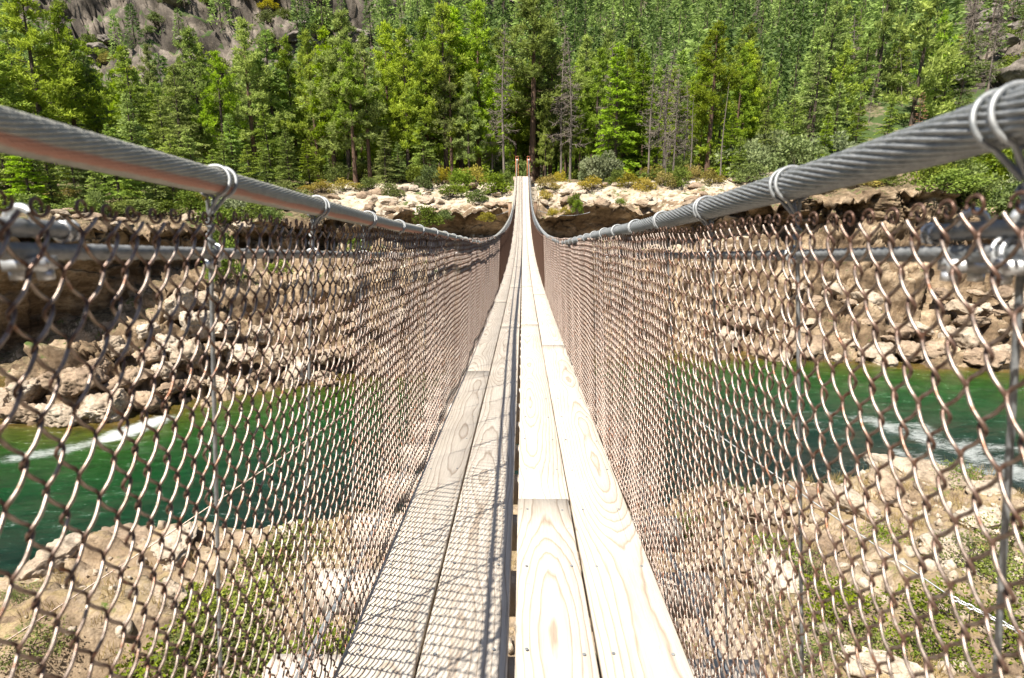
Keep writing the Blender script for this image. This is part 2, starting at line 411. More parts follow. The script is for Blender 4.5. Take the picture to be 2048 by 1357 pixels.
def grid_faces(nu, nv):
    i = np.arange(nu-1)[:, None]; j = np.arange(nv-1)[None]
    return np.stack([i*nv+j, (i+1)*nv+j, (i+1)*nv+j+1, i*nv+j+1], -1).reshape(-1, 4)
def grid_normals(Pg):
    du = np.gradient(Pg, axis=0); dv = np.gradient(Pg, axis=1); n = np.cross(du, dv)
    return n/(np.linalg.norm(n, axis=2, keepdims=True)+1e-9)
def far_bank():
    nu = 760; q = np.linspace(-1.25, 1.25, nu)
    qq = q + .012*np.sin(q*40)+.006*np.sin(q*97)
    Yt, Zt = far_profile(qq)
    Yw, Zw = Yt[:, 0], Zt[:, 0]
    rp = np.array([at(px, row, float(np.interp(atz(px, row, WATER)[0]/atz(px, row, WATER)[1], QC, [p[3][1] for p in FC]))+dy) for px, row, dy in zip(REC['px'], REC['row'], REC['dy'])])
    rq = rp[:, 0]/rp[:, 1]; Yr = np.interp(qq, rq, rp[:, 1]); Zr = np.minimum(np.interp(qq, rq, rp[:, 2]), Zt[:, 3]-.4)
    Zm = np.minimum(Zt[:, 2], Zr-.5)
    stY = [Yw-3.0, Yw, Yt[:, 1], np.minimum(Yt[:, 2], Yr), Yr, Yt[:, 3], Yt[:, 3]+1.2]
    stZ = [np.full(nu, WATER-2.5), Zw, Zt[:, 1], Zm, Zr, Zt[:, 3], hillz(qq, Yt[:, 3]+1.2)]
    steps = [8, 36, 40, 20, 40, 10]
    rowsY = []; rowsZ = []
    for a in range(6):
        for t in np.linspace(0, 1, steps[a], endpoint=False):
            rowsY.append(stY[a]*(1-t)+stY[a+1]*t); rowsZ.append(stZ[a]*(1-t)+stZ[a+1]*t)
    for t in np.linspace(0, 1, 60)**1.3:
        yy = stY[6]+t*(74-stY[6]); rowsY.append(yy); rowsZ.append(hillz(qq, yy))
    Yg = np.stack(rowsY, 1); Zg = np.stack(rowsZ, 1); Xg = q[:, None]*Yg
    Pg = np.stack([Xg, Yg, Zg], 2)
    n = grid_normals(Pg); n[..., 2] = np.abs(n[..., 2])
    n = np.where((n[..., 1:2] > 0), n*np.array([-1, -1, 1]), n)
    P = Pg.reshape(-1, 3); nn = n.reshape(-1, 3)
    steep = np.clip(1.25-nn[:, 2], .12, 1)
    d = crag(P, [5.5, 2.3, .95, .38], [1.5, .9, .42, .17], 3, (.85, 1, 1.35))+.35*fbm(P*.12, 40, 3)
    ysh = np.repeat(Yw, Pg.shape[1]); fade = np.clip((P[:, 1]-ysh+1.5)/2.0, .15, 1)
    back = np.clip((74-P[:, 1])/12, 0, 1)
    topk = np.clip((P[:, 1]-np.repeat(Yt[:, 3], Pg.shape[1]))/2.5, 0, 1)
    d = d*steep*fade*back*(1-.72*topk)
    P = P+nn*d[:, None]
    P[:, 2] += .12*fbm(P*np.array([.7, .7, .2]), 60, 4)*back
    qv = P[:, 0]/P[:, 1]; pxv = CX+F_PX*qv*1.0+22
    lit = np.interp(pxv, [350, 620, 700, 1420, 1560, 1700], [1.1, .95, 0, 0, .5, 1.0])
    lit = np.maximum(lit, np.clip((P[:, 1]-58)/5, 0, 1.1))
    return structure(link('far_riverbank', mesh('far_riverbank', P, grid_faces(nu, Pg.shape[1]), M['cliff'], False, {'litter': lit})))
far_bank()
def hillside():
    nu = 640; q = np.linspace(-1.3, 1.3, nu); nv = 300
    Y = 73.5+(np.linspace(0, 1, nv)**1.35)*330
    Q, YY = np.meshgrid(q, Y, indexing='ij'); Z = hillz(Q.ravel(), YY.ravel())
    P = np.stack([Q.ravel()*YY.ravel(), YY.ravel(), Z], 1)
    n = grid_normals(P.reshape(nu, nv, 3)).reshape(-1, 3); n = n*np.sign(n[:, 2:3])
    left = np.clip((.12-Q.ravel())/.1, 0.2, 1)*np.clip((YY.ravel()-112)/25, 0, 1)
    right = np.clip((Q.ravel()-.52)/.1, 0, .8)*np.clip((YY.ravel()-90)/20, 0, 1)
    d = crag(P, [12, 5.0, 2.2, 1.1], [2.0, 1.3, .6, .25], 9, (1.5, 1.3, .8))*np.maximum(left, right)
    fr = np.clip((YY.ravel()-73.5)/15, 0, 1)
    P = P+n*(d*fr)[:, None]; P[:, 2] += 2.0*fbm(P*.03, 80, 4)*fr
    return structure(link('hillside', mesh('hillside', P, grid_faces(nu, nv), M['hill'])))
hillside()

# ------------------------------------------------------------------ near bank
# its river edge: photograph pixels of the rock silhouette, seen at these heights
EDGE = [(-500, 1180, -9.5), (-200, 1150, -9.6), (0, 1125, -9.7), (60, 1105, -9.6), (180, 1058, -9.4), (330, 1042, -9.2), (470, 1050, -9.3), (640, 1030, -9.2), (800, 1010, -9.2), (1000, 1000, -9.2), (1200, 1000, -9.2), (1330, 985, -9.1), (1410, 955, -8.9), (1480, 965, -9.0), (1535, 968, -9.0), (1600, 950, -8.9), (1690, 952, -9.0), (1770, 938, -8.9), (1850, 918, -8.7), (1905, 925, -8.9), (1960, 985, -9.4), (2048, 1010, -9.7), (2300, 1060, -9.7), (2800, 1100, -9.7)]
EP = np.array([atz(*e) for e in EDGE]); _o = np.argsort(EP[:, 0]); EP = EP[_o]
def near_ground(x, y, rough=True):
    x = np.atleast_1d(np.asarray(x, float)); y = np.atleast_1d(np.asarray(y, float))
    ye = np.interp(x, EP[:, 0], EP[:, 1]); ze = np.interp(x, EP[:, 0], EP[:, 2])
    s = ye-y
    base = ze-.25+.17*np.maximum(s, 0)+.35*np.exp(-((s-1.0)/.9)**2)
    # rises under the near end of the bridge
    base = base+np.where(y < 4, (4-y)**1.4*.42, 0)
    # shaded gully at the lower left
    base = base-1.9*np.exp(-(((x+6.6)/2.4)**2+((y-8.2)/1.5)**2))+.9*np.exp(-(((x+8.5)/2.2)**2+((y-10.6)/1.2)**2))
    drop = np.where(s < 0, np.minimum(-s*3.2, 5), 0)
    z = base-drop
    return z
def near_bank():
    xs = np.arange(-32, 38, .125); ys = np.concatenate([np.arange(-9, 5, .3), np.arange(5, 29, .1)])
    X, Y = np.meshgrid(xs, ys, indexing='ij'); x = X.ravel(); y = Y.ravel()
    z = near_ground(x, y); P = np.stack([x, y, z], 1)
    n = grid_normals(P.reshape(len(xs), len(ys), 3)).reshape(-1, 3); n *= np.sign(n[:, 2:3])
    w, e, t = worley(P/np.array([3.4, 2.4, 3]), 300)
    rocky = np.clip(.45+.9*fbm(P*.22, 310, 3), .15, 1.1)*np.interp(x, [-6, 2], [.4, 1])
    d = crag(P, [2.6, 1.1, .42], [.6, .4, .16], 320, (1.4, .8, .8))*rocky+.28*fbm(P*.5, 340, 5)
    P = P+n*(d*np.clip((n[:, 2]-.25)*1.8, .15, 1))[:, None]
    o = structure(link('near_riverbank', mesh('near_riverbank', P, grid_faces(len(xs), len(ys)), M['near'])))
    return P.reshape(len(xs), len(ys), 3), xs, ys
NG, NXS, NYS = near_bank()
def nz(x, y):
    i = min(max(int(np.searchsorted(NXS, x)), 0), len(NXS)-1); j = min(max(int(np.searchsorted(NYS, y)), 0), len(NYS)-1)
    return float(NG[i, j, 2])

# ------------------------------------------------------------------ river
def river():
    xs = np.linspace(-150, 170, 330); ys = np.linspace(8, 62, 120)
    X, Y = np.meshgrid(xs, ys, indexing='ij'); x = X.ravel(); y = Y.ravel()
    q = x/y; ysh = far_profile(q)[0][:, 0]; ysh = ysh
    dist = np.clip(ysh-y, -1, 30)
    yn = np.interp(x, EP[:, 0], EP[:, 1])+1.5
    # white water: polylines traced on the surface
    def dline(pts, wid):
        P2 = np.array([atz(px, py, WATER)[:2] for px, py in pts]); best = np.full(len(x), 1e9)
        for a, b in zip(P2[:-1], P2[1:]):
            ab = b-a; t = np.clip(((x-a[0])*ab[0]+(y-a[1])*ab[1])/(ab@ab), 0, 1)
            best = np.minimum(best, np.hypot(x-a[0]-t*ab[0], y-a[1]-t*ab[1]))
        return np.exp(-(best/wid)**2)
    foam = np.maximum.reduce([dline([(322, 840), (285, 853), (225, 872)], .75)*2.0, dline([(320, 842), (280, 855), (200, 880), (110, 905), (20, 915)], .8)*1.2,
        dline([(1740, 840), (1850, 880), (1960, 915), (2048, 945), (2200, 985)], .9)*1.25, dline([(1800, 905), (1900, 935), (2048, 955), (2200, 1000)], .8)*1.1,
        dline([(1850, 850), (1950, 895), (2048, 900), (2200, 910)], .6)*1.1,
        dline([(1660, 830), (1800, 850), (1900, 870)], .5)*1.0, dline([(1580, 745), (1800, 775), (2048, 780)], .4)*.8,
        dline([(1380, 815), (1500, 840), (1650, 850)], .7)*.8, dline([(1250, 800), (1400, 830)], .7)*.3])
    z = np.full(len(x), WATER)+.05*fbm(np.stack([x*.35, y*.6, x*0], 1), 500, 4)+.09*foam*vnoise(np.stack([x*2, y*2, x*0], 1), 3)
    m, nt, b = mat('green river water')
    geo = N(nt, 'ShaderNodeNewGeometry'); P = geo.outputs['Position']
    sh = N(nt, 'ShaderNodeAttribute', attribute_name='shore').outputs['Fac']
    fo = N(nt, 'ShaderNodeAttribute', attribute_name='foam').outputs['Fac']
    n0 = noise_(nt, mapping(nt, P, (.5, 1, 1)), .35, 6, .6)
    shn = math_(nt, 'ADD', sh, math_(nt, 'MULTIPLY', math_(nt, 'SUBTRACT', n0, .5), .22))
    c = ramp(nt, shn, [(0, (.13, .09, .02)), (.05, (.07, .095, .008)), (.2, (.012, .075, .006)), (.42, (.003, .06, .013)), (.72, (.001, .034, .02)), (1, (.001, .02, .019))]).outputs[0]
    n1 = noise_(nt, mapping(nt, P, (.5, 1.5, 1)), 1.6, 5, .65, .8)
    c = mix(nt, .8, c, ramp(nt, n1, [(.35, (.4, .5, .5)), (.65, (1.6, 1.45, 1.4))]).outputs[0], 'MULTIPLY')
    nf = noise_(nt, mapping(nt, P, (1.1, 3.2, 1)), 2.0, 12, .82, 1.2)
    fm = math_(nt, 'SUBTRACT', math_(nt, 'MULTIPLY_ADD', fo, .40, nf), .78)
    fm = math_(nt, 'MULTIPLY', fm, 3.2, clamp=True)
    ns = noise_(nt, mapping(nt, P, (2.2, 6, 1)), 2.4, 6, .8)
    sp = math_(nt, 'MULTIPLY', math_(nt, 'SUBTRACT', math_(nt, 'MULTIPLY', ns, n1), .325), 9.0, clamp=True)
    fm = math_(nt, 'MAXIMUM', fm, math_(nt, 'MULTIPLY', sp, .55))
    c = mix(nt, fm, c, (.72, .76, .74))
    nt.links.new(c, b.inputs['Base Color'])
    nt.links.new(math_(nt, 'MULTIPLY_ADD', fm, .5, .1), b.inputs['Roughness'])
    b.inputs['IOR'].default_value = 1.33
    h = math_(nt, 'ADD', math_(nt, 'MULTIPLY', n1, 1.0), math_(nt, 'MULTIPLY', ns, .5))
    bump(nt, b, h, .9, .4)
    shore = np.clip(dist/14, 0, 1)
    near = np.clip((y-yn)/5+.45, .3, 1); shore = np.minimum(shore+.0, np.where(x < -2, near+.25, 1))
    return structure(link('river', mesh('river', np.stack([x, y, z], 1), grid_faces(len(xs), len(ys)), m, True, {'shore': shore, 'foam': foam})))
river()
structure(link('riverbed_ground', mesh('riverbed_ground', np.array([[-600, -300, -16.], [600, -300, -16.], [600, 80, -16.], [-600, 80, -16.]]), np.array([[0, 1, 2, 3]]), M['near'])))

# ------------------------------------------------------------------ the bridge
L_END = 57.7
def deck(d):
    d = np.asarray(d, float); return -1.14-.119*d+.000687*d*d+2.49e-5*d**3
def slope(d): return -.119+2*.000687*d+3*2.49e-5*d*d
def cable_z(d): return deck(d)+np.interp(d, [-3, 0, .6, 1, 2.3, 3.5, 7.1, 12, 21, 32, 45, 57.7], [1.42, 1.285, 1.243, 1.235, 1.205, 1.19, 1.115, 1.16, 1.34, 1.44, 1.4, 1.39])
def cable_zr(d): return cable_z(d)+.013*np.exp(-np.maximum(np.asarray(d, float)-.5, -1)/.6)
def cable_x(d): return np.interp(d, [0, 57.7], [.457, .50])
BR = thing('suspension_footbridge', 'narrow cable footbridge with four plank lanes and rusty chain link sides over the green river', 'bridge', (0, 0, float(deck(0))))
OFF = np.array([0, 0, -float(deck(0))])     # children are stored relative to the bridge's base
def bpart(name, me, parent=None, loc=(0, 0, 0), **kw):
    return link(name, me, parent or BR, loc=tuple(np.array(loc)+(OFF if parent is None else 0)), **kw)
# planks
LANES = [(-.480, -.2710), (-.2615, -.020), (.002, .2280), (.2385, .480)]
starts = [[-2.6, 5.4, 11.2], [-1.9, 8.2, 14.0], [-2.4, 2.58, 8.4], [-.9, 6.8, 12.6]]
for li, (x0, x1) in enumerate(LANES):
    ss = list(starts[li])
    while ss[-1] < L_END-1.8: ss.append(ss[-1]+5.8+rng.uniform(-.1, .1))
    ss[-1] = L_END
    for a, b_ in zip(ss[:-1], ss[1:]):
        a2, b2 = a+.002, b_-.003; n = max(4, int((b2-a2)/.3)); t = np.linspace(a2, b2, n+1); jx = rng.normal(0, .0009); jz = rng.normal(0, .0009)
        tt = rng.normal(0, .00025)
        th = .042; prof = [(x0+.004, 0), (x1-.004, 0), (x1, -.004), (x1, -th), (x0, -th), (x0, -.004)]
        V = np.array([[px+jx+tt*(y-a), y, deck(y)+pz+jz+.002*math.sin(y*2.1+li)] for y in t for px, pz in prof])
        k = 6; F = [[i*k+j, (i+1)*k+j, (i+1)*k+(j+1) % k, i*k+(j+1) % k] for i in range(n) for j in range(k)]
        mid = np.array([(x0+x1)/2, (a+b_)/2, deck((a+b_)/2)])
        me = mesh('plank', V-mid, [np.array(F), np.array([[0, 1, 2, 3, 4, 5], [n*k+5, n*k+4, n*k+3, n*k+2, n*k+1, n*k]])], M['wood'])
        bpart('plank', me, loc=mid)
# cross beams
SP = .485; beams_y = np.arange(1.5-SP*6, L_END-.3, SP)
mb = MB(); mb.box((0, 0, -.065), (.70, .044, .063)); beam_me = mb.build('cross_beam', M['beam'])
for y in beams_y:
    bpart('cross_beam', beam_me, loc=(rng.normal(0, .008), y, deck(y)-.046), rot=(math.atan(slope(y)), 0, rng.normal(0, .004)))
# screws
mb = MB(); th = np.arange(8)*PI/4
mb.add(np.array([[0, 0, .0018]]+[[.0055*math.cos(a), .0055*math.sin(a), .0008] for a in th]), [[0, i+1, (i+1) % 8+1] for i in range(8)])
screw_me = mb.build('screw', M['galv'])
for y in beams_y[(beams_y > .9) & (beams_y < 4.6)]:
    for x0, x1 in LANES:
        for fx in (.16, .84):
            bpart('screw', screw_me, loc=(x0+(x1-x0)*fx+rng.normal(0, .004), y+rng.normal(0, .008), deck(y)+.0035))
# main cables, hand cables, bottom ropes
STRIP = .7
def cable_path(fx, fz, y0, y1, step): 
    y = np.arange(y0, y1+step*.5, step); return np.stack([fx(y), y, fz(y)], 1)
def cable(name, side, fx, fz, r, m, lobes, twist, y0=-2.2, near=5.5, amp=.13, k=None, label=None):
    f = lambda y: side*fx(y)
    P = cable_path(f, fz, y0, near, .006 if r > .015 else .008); k = k or lobes*5
    V, Fq = tubes(P[None], r, k, lobes=lobes, lobe_amp=amp*1.5, twist=twist)
    P2 = cable_path(f, fz, near-.005, L_END, .25); V2, F2 = tubes(P2[None], r*.96, 12)
    def strip(Pp, kk):   # paint rubbed on the inner lower side of the cable
        th = np.arange(kk)*2*PI/kk; a = np.exp(-((np.mod(th-STRIP+PI, 2*PI)-PI)/.55)**2); return np.tile(a, len(Pp))
    me = mesh(name, np.concatenate([V, V2]), np.concatenate([Fq, F2+len(V)]), m, True, {'strip': np.concatenate([strip(P, k), strip(P2, 12)])})
    o = bpart(name, me)
    if label: o['label'] = label
    return o
mainL = cable('main_cable', -1, cable_x, cable_z, .0208, M['galv_left'], 26, 2*PI/.6, label='thick grey cable with pinkish red streaks, on the left')
mainR = cable('main_cable', 1, cable_x, cable_zr, .0250, M['galv'], 20, -2*PI/.75, label='thick clean grey cable with coarse strands, on the right')
hx = lambda y: np.interp(y, [0, 8, 57.7], [.474, .50, .52])
hz = lambda y: deck(y)+1.145-np.interp(y, [-3, 5, 12, 57.7], [-.063, .105, .16, .16])
cable('hand_cable', -1, hx, hz, .0095, M['galv'], 8, 2*PI/.13, amp=.2)
cable('hand_cable', 1, hx, hz, .0098, M['galv'], 8, 2*PI/.13, amp=.2)
rx = lambda y: np.full_like(y, .515); rz = lambda y: deck(y)+.105
cable('bottom_rope', -1, rx, rz, .0095, M['galv'], 8, 2*PI/.11, amp=.2)
cable('bottom_rope', 1, rx, rz, .0095, M['galv'], 8, 2*PI/.11, amp=.2)
# suspenders: a wire from the main cable to the beam end, with a double wrap round the cable and a clip on the hand cable
def suspender(side, y, r_main, detail):
    yc = y+(.0 if side < 0 else .09)*np.exp(-y/6)
    if detail > 1: k1, n1, n2 = 8, 26, 40
    elif detail: k1, n1, n2 = 6, 14, 18
    else: k1, n1, n2 = 4, 6, 8
    CZ = cable_zr if side > 0 else cable_z
    cz = float(CZ(yc)); cx = float(cable_x(yc)); bz = float(deck(y))-.1
    out = .02
    A = np.array([side*(cx+.012), yc-.012, cz-r_main-.03]); B = np.array([side*.605, y, bz])
    t = np.linspace(0, 1, n1)[:, None]; P = A+(B-A)*t; P[:, 0] += side*.012*np.sin(t[:, 0]*PI)*0
    base = np.array([side*cx, yc, cz])
    mbw = MB()
    if detail > 1:
        V, Fq = tubes(P[None], .0042, 15, lobes=5, lobe_amp=.3, twist=2*PI/.06); n_extra = 0
        Pd = A+(B-A)*np.linspace(0, 1, 160)[:, None]; V, Fq = tubes(Pd[None], .0037, 15, lobes=5, lobe_amp=.28, twist=2*PI/.06); mbw.add(V, Fq)
    else: mbw.tube(P, .0042, k1)
    o = bpart('suspender', mesh('suspender', np.concatenate(mbw.V)-B, np.concatenate(mbw.F), M['galv'], True), loc=B)
    # wrap: two loops leaning along the cable, their tails twisted together below
    mw = MB(); sl_ = math.atan((float(CZ(yc+.1))-float(CZ(yc-.1)))/.2)
    for q in ((-.010, .013) if detail else (0,)):
        a = np.linspace(-PI*.5+.35, PI*1.5-.35, n2); R = r_main+.0032
        lx = R*1.02*np.cos(a)*-side; lz = R*1.02*np.sin(a)
        ly = q+.010*np.sin(a)
        tail = np.linspace(0, 1, 6)[1:]
        pts = np.stack([lx, ly, lz], 1)
        endp = (A-base)+np.array([0, q*.3, .0])
        t0 = pts[0]+(endp-pts[0])*tail[::-1][:, None]; t1 = pts[-1]+(endp-pts[-1])*tail[:, None]
        pts = np.concatenate([t0, pts, t1])
        pts[:, 2] += pts[:, 1]*math.tan(sl_)
        mw.tube(base+pts, .0030 if detail else .0045, 8 if detail > 1 else 5)
    if detail:
        s = np.linspace(0, 1, 24); hel = A+(B-A)*(s*.035)[:, None]
        hel = hel+np.stack([.0055*np.cos(s*14), .0055*np.sin(s*14), 0*s], 1); mw.tube(hel, .0026, 6)
    link('wrap', mesh('wrap', np.concatenate(mw.V)-B, np.concatenate(mw.F), M['galv'], True), o)
    if detail:
        hzz = float(hz(y)); tt_ = (hzz-A[2])/(B[2]-A[2]); C = A+(B-A)*tt_; H = np.array([side*float(hx(y)), C[1]+.012, float(hz(C[1]+.012))])
        mc = MB()
        for q in (-.006, .006):
            a = np.linspace(0, 2*PI, 16, endpoint=False); pts = np.stack([H[0]+.0135*np.cos(a), H[1]+q+.004*np.sin(a), H[2]+.0135*np.sin(a)], 1); mc.tube(pts, .0024, 6, closed=True)
        mc.box(C+np.array([0, .006, -.016]), (.006, .012, .006))
        link('clip', mesh('clip', np.concatenate(mc.V)-B, np.concatenate([f for f in mc.F]), M['clamp'], True), o)
for y in beams_y[beams_y > -1.0]:
    for side, r in ((-1, .0208), (1, .025)):
        suspender(side, float(y), r, 2 if y < 2.2 else 1 if y < 9 else 0)
# chain link: flattened spiral wires standing side by side, each hooked into the next
HAND = 0
AW = .0238; PH = .0710; HM = 1.19; NP_ = HM/PH
def wire_path(n_per, var, side, sl0=-.119, bulge=0):
    m = int(NP_*n_per)+1; t = np.linspace(0, HM, m); ph = 2*PI*t/PH+var*PI
    y = (AW/2+.0032)*(np.cos(ph)+np.cos(3*ph)/9)/1.11; x = -(side if HAND else -1)*.0050*np.sin(ph)
    lat = .496-(.496-.446)*(t/HM)
    return np.stack([side*(lat+x), y-sl0*t*0.85*-1*-1, -.035+t], 1), t
wires_y = np.arange(.22, L_END-.4, AW)
def fence(side):
    par = bpart('chain_link_side', None); 
    par.location = (0, 0, -float(deck(0)))
    par['label'] = 'rusty chain link netting in sunlight on the right' if side > 0 else 'rusty chain link netting casting its shadow on the planks, on the left'
    me = []
    for var in (0, 1):
        P, t = wire_path(16, var, side); V, Fq = tubes(P[None], .0022, 7)
        Vs, Fs = [V], [Fq]; bend = [np.repeat(np.abs(np.cos(2*PI*t/PH))**5, 7)]
        if var == 0:
            for z0, sg in ((HM-.035+.002, 1), (-.037, -1)):
                latx = side*(.446 if sg > 0 else .496); y0 = P[-1 if sg > 0 else 0, 1]*.5+(.119*0)
                yb = P[-1, 1] if sg > 0 else P[0, 1]
                a = np.linspace(-.6, 2*PI+.2, 18); R = .0085
                c = np.stack([latx+.004*np.cos(a)*0+.006*(a/6-.5), yb-AW/2+R*np.cos(a)*1.1, z0+sg*R*.9+R*np.sin(a)], 1)
                V2, F2 = tubes(c[None], .0019, 7); Fs.append(F2+sum(len(v) for v in Vs)); Vs.append(V2); bend.append(np.ones(len(V2)))
        me.append(mesh('wire', np.concatenate(Vs), np.concatenate(Fs), M['mesh'], True, {'bend': np.concatenate(bend)}))
    NI = 150
    for i in range(NI):
        y = float(wires_y[i]); wob = .004*math.sin(y*5.1+side)+.003*math.sin(y*13)
        link('wire', me[i % 2], par, loc=(wob, y, float(deck(y))+.004*math.sin(y*7.3)), rot=(rng.normal(0, .002), rng.normal(0, .002), rng.normal(0, .0022)))
    # the rest of the netting: real wires joined into one part
    Vs, Fs, n0, bend = [], [], 0, []
    for lo, hi, nper, k in ((NI, 540, 6, 4), (540, len(wires_y), 2, 3)):
        idx = np.arange(lo, hi); yy = wires_y[idx]
        m = int(NP_*nper)+1; t = np.linspace(0, HM, m); var = (idx % 2)[:, None]
        ph = 2*PI*t[None]/PH+var*PI
        if nper == 2: ph = np.round(ph/PI)*PI
        dy = (AW/2+.003)*(np.cos(ph)+np.cos(3*ph)/9)/1.11; x = (-(side if HAND else -1)*.0050*np.sin(ph)) if nper > 2 else .0025*np.cos(ph)
        lat = .496-.05*(t/HM)[None]+.006*np.sin(yy*2.3+side)[:, None]+.004*np.sin(yy*7.7)[:, None]
        s_ = slope(yy)[:, None]
        Y = yy[:, None]+dy-s_*t[None]*.85*-1*-1
        Z = deck(yy)[:, None]-.035+t[None]+s_*dy+.004*np.sin(yy*3.3)[:, None]
        P = np.stack([side*(lat+x), Y, Z], 2)
        V, Fq = tubes(P, .0021 if nper > 2 else .0021, k); Vs.append(V); Fs.append(Fq+n0); n0 += len(V); bend.append(np.repeat((np.abs(np.cos(ph))**5*(1 if nper > 2 else .8)).ravel(), k))
    o = link('far_netting', mesh('far_netting', np.concatenate(Vs), np.concatenate(Fs), M['mesh'], True, {'bend': np.concatenate(bend)}), par, kind='stuff')
fence(-1); fence(1)
# clamped cable ends next to the camera
def clamp_group(side, y0, zoff, n):
    H = lambda y: np.array([side*(float(hx(y))), y, float(hz(y))])
    a, b_ = y0-.35, y0+.045
    P = np.stack([H(y)+np.array([side*.002, 0, .0235]) for y in np.arange(a, b_, .006)])
    V, Fq = tubes(P[None], .0095, 40, lobes=8, lobe_amp=.2, twist=2*PI/.13)
    o = bpart('cable_tail', mesh('cable_tail', V, Fq, M['galv'], True))
    mt = MB(); c = P[-1]; a_ = np.linspace(0, 2*PI, 12, endpoint=False)
    for ky in (0, .014): mt.tube(np.stack([c[0]+.0098*np.cos(a_), c[1]-ky+0*a_, c[2]+.0098*np.sin(a_)], 1), .0028, 6, closed=True)
    bpart('tail_band', mt.build('tail_band', M['clamp'], True))
    for i in range(n):
        y = y0-.03-i*.075; c = H(y); mc = MB()
        # U bolt round both cables, saddle and two nuts
        for s in (-.011, .011):
            aa = np.linspace(-PI*.0, PI, 12)
            U = np.stack([np.full(12, 0.0), s+0*aa, 0*aa], 1)
        aa = np.linspace(0, PI, 14); ux = np.concatenate([[.014]*4, .014*np.cos(aa), [-.014]*4]); uz = np.concatenate([np.linspace(-.03, .022, 4), .026+.013*np.sin(aa), np.linspace(.022, -.03, 4)])
        mc.tube(np.stack([c[0]+ux, c[1]+0*ux, c[2]+uz+.004], 1), .0045, 8)
        mc.box(c+np.array([0, 0, -.012]), (.020, .012, .0065))
        for s in (-.014, .014):
            hp = np.arange(6)*PI/3
            Vn = [[c[0]+s+.0085*math.cos(q), c[1]+.0085*math.sin(q), c[2]-.019-zz] for zz in (0, .009) for q in hp]
            mc.add(Vn, [[j, (j+1) % 6, 6+(j+1) % 6, 6+j] for j in range(6)]+[[0, 5, 4, 3], [0, 3, 2, 1], [6, 7, 8, 9], [6, 9, 10, 11]])
        me = mc.build('cable_clamp', M['clamp'], False)
        bpart('cable_clamp', me)
clamp_group(1, .70, 0, 3); clamp_group(-1, .66, 0, 3)
# far towers
for side in (-1, 1):
    zt = float(cable_z(L_END)); mtw = MB()
    tw = bpart('tower_post', None, loc=(side*.50, L_END+.1, float(deck(L_END))-1.2))
    for dx in (-.105, .105):
        mleg = MB(); mleg.box((0, 0, 1.42), (.032, .05, 1.42)); link('leg', mleg.build('leg', M['rust']), tw, loc=(dx, 0, 0))
    mcp = MB(); mcp.box((0, 0, 0), (.15, .09, .03)); link('cap', mcp.build('cap', M['rust']), tw, loc=(0, 0, 2.85))
    msd = MB(); aa = np.arange(12)*PI/6
    msd.box((0, -.02, -.05), (.075, .1, .06)); msd.tube([(0, -.13, -.03), (0, -.1, -.03), (0, .1, -.03)], .062, 12); link('saddle', msd.build('saddle', M['white'], False), tw, loc=(0, -.05, zt-float(deck(L_END))+1.2+.03))
mb = MB(); mb.box((0, 0, 0), (.6, .06, .08)); bpart('end_sill', mb.build('end_sill', M['rust']), loc=(0, L_END+.06, deck(L_END)-.09))
mb = MB(); mb.box((0, 1.5, -.3), (.85, 1.5, .28)); abut = mb.build('abutment', M['boulder'])
bpart('abutment', abut, loc=(0, L_END+.15, deck(L_END)-.06))

# ------------------------------------------------------------------ boulders
def ico(sub=2):
    t = (1+5**.5)/2
    V = [(-1, t, 0), (1, t, 0), (-1, -t, 0), (1, -t, 0), (0, -1, t), (0, 1, t), (0, -1, -t), (0, 1, -t), (t, 0, -1), (t, 0, 1), (-t, 0, -1), (-t, 0, 1)]
    Fc = [(0, 11, 5), (0, 5, 1), (0, 1, 7), (0, 7, 10), (0, 10, 11), (1, 5, 9), (5, 11, 4), (11, 10, 2), (10, 7, 6), (7, 1, 8), (3, 9, 4), (3, 4, 2), (3, 2, 6), (3, 6, 8), (3, 8, 9), (4, 9, 5), (2, 4, 11), (6, 2, 10), (8, 6, 7), (9, 8, 1)]
    V = [np.array(v)/np.linalg.norm(v) for v in V]
    for _ in range(sub):
        c = {}; nf = []
        def mid(a, b):
            k = (min(a, b), max(a, b))
            if k not in c: v = V[a]+V[b]; V.append(v/np.linalg.norm(v)); c[k] = len(V)-1
            return c[k]
        for a, b, d in Fc:
            e, f, g = mid(a, b), mid(b, d), mid(d, a); nf += [(a, e, g), (b, f, e), (d, g, f), (e, f, g)]
        Fc = nf
    return np.array(V), np.array(Fc)
ICO4 = ico(4); ICO3 = ico(3)
def boulder_mesh(seed, m, ic=ICO4, round_=0.0):
    V, Fc = ic; r = np.random.default_rng(seed); P = V.copy()
    for k in range(int(13*(1-round_))+4):      # chop with planes: angular faces
        n = r.normal(size=3); n /= np.linalg.norm(n); d = r.uniform(.55, .86)+.1*round_
        s = P@n-d; P = P-np.maximum(s, 0)[:, None]*n
    P = P*r.uniform(.75, 1.2, 3)*np.array([1.15, 1, .85])
    Q = P*1.0+seed*3.7
    nn = P/np.linalg.norm(P, axis=1, keepdims=True)
    P = P+nn*(.07*crag(Q, [.45, .2], [.8, .45], seed)+.05*fbm(Q*3, seed, 4))[:, None]
    P[:, 2] += .35
    return mesh('boulder', P, Fc, m)
BM_P = [boulder_mesh(s, M['boulder']) for s in range(1, 6)]; BM_B = [boulder_mesh(s, M['brown_rock']) for s in range(11, 16)]
BM_S = [boulder_mesh(s, M['boulder'], ICO3) for s in range(21, 24)]+[boulder_mesh(s, M['brown_rock'], ICO3) for s in range(24, 27)]

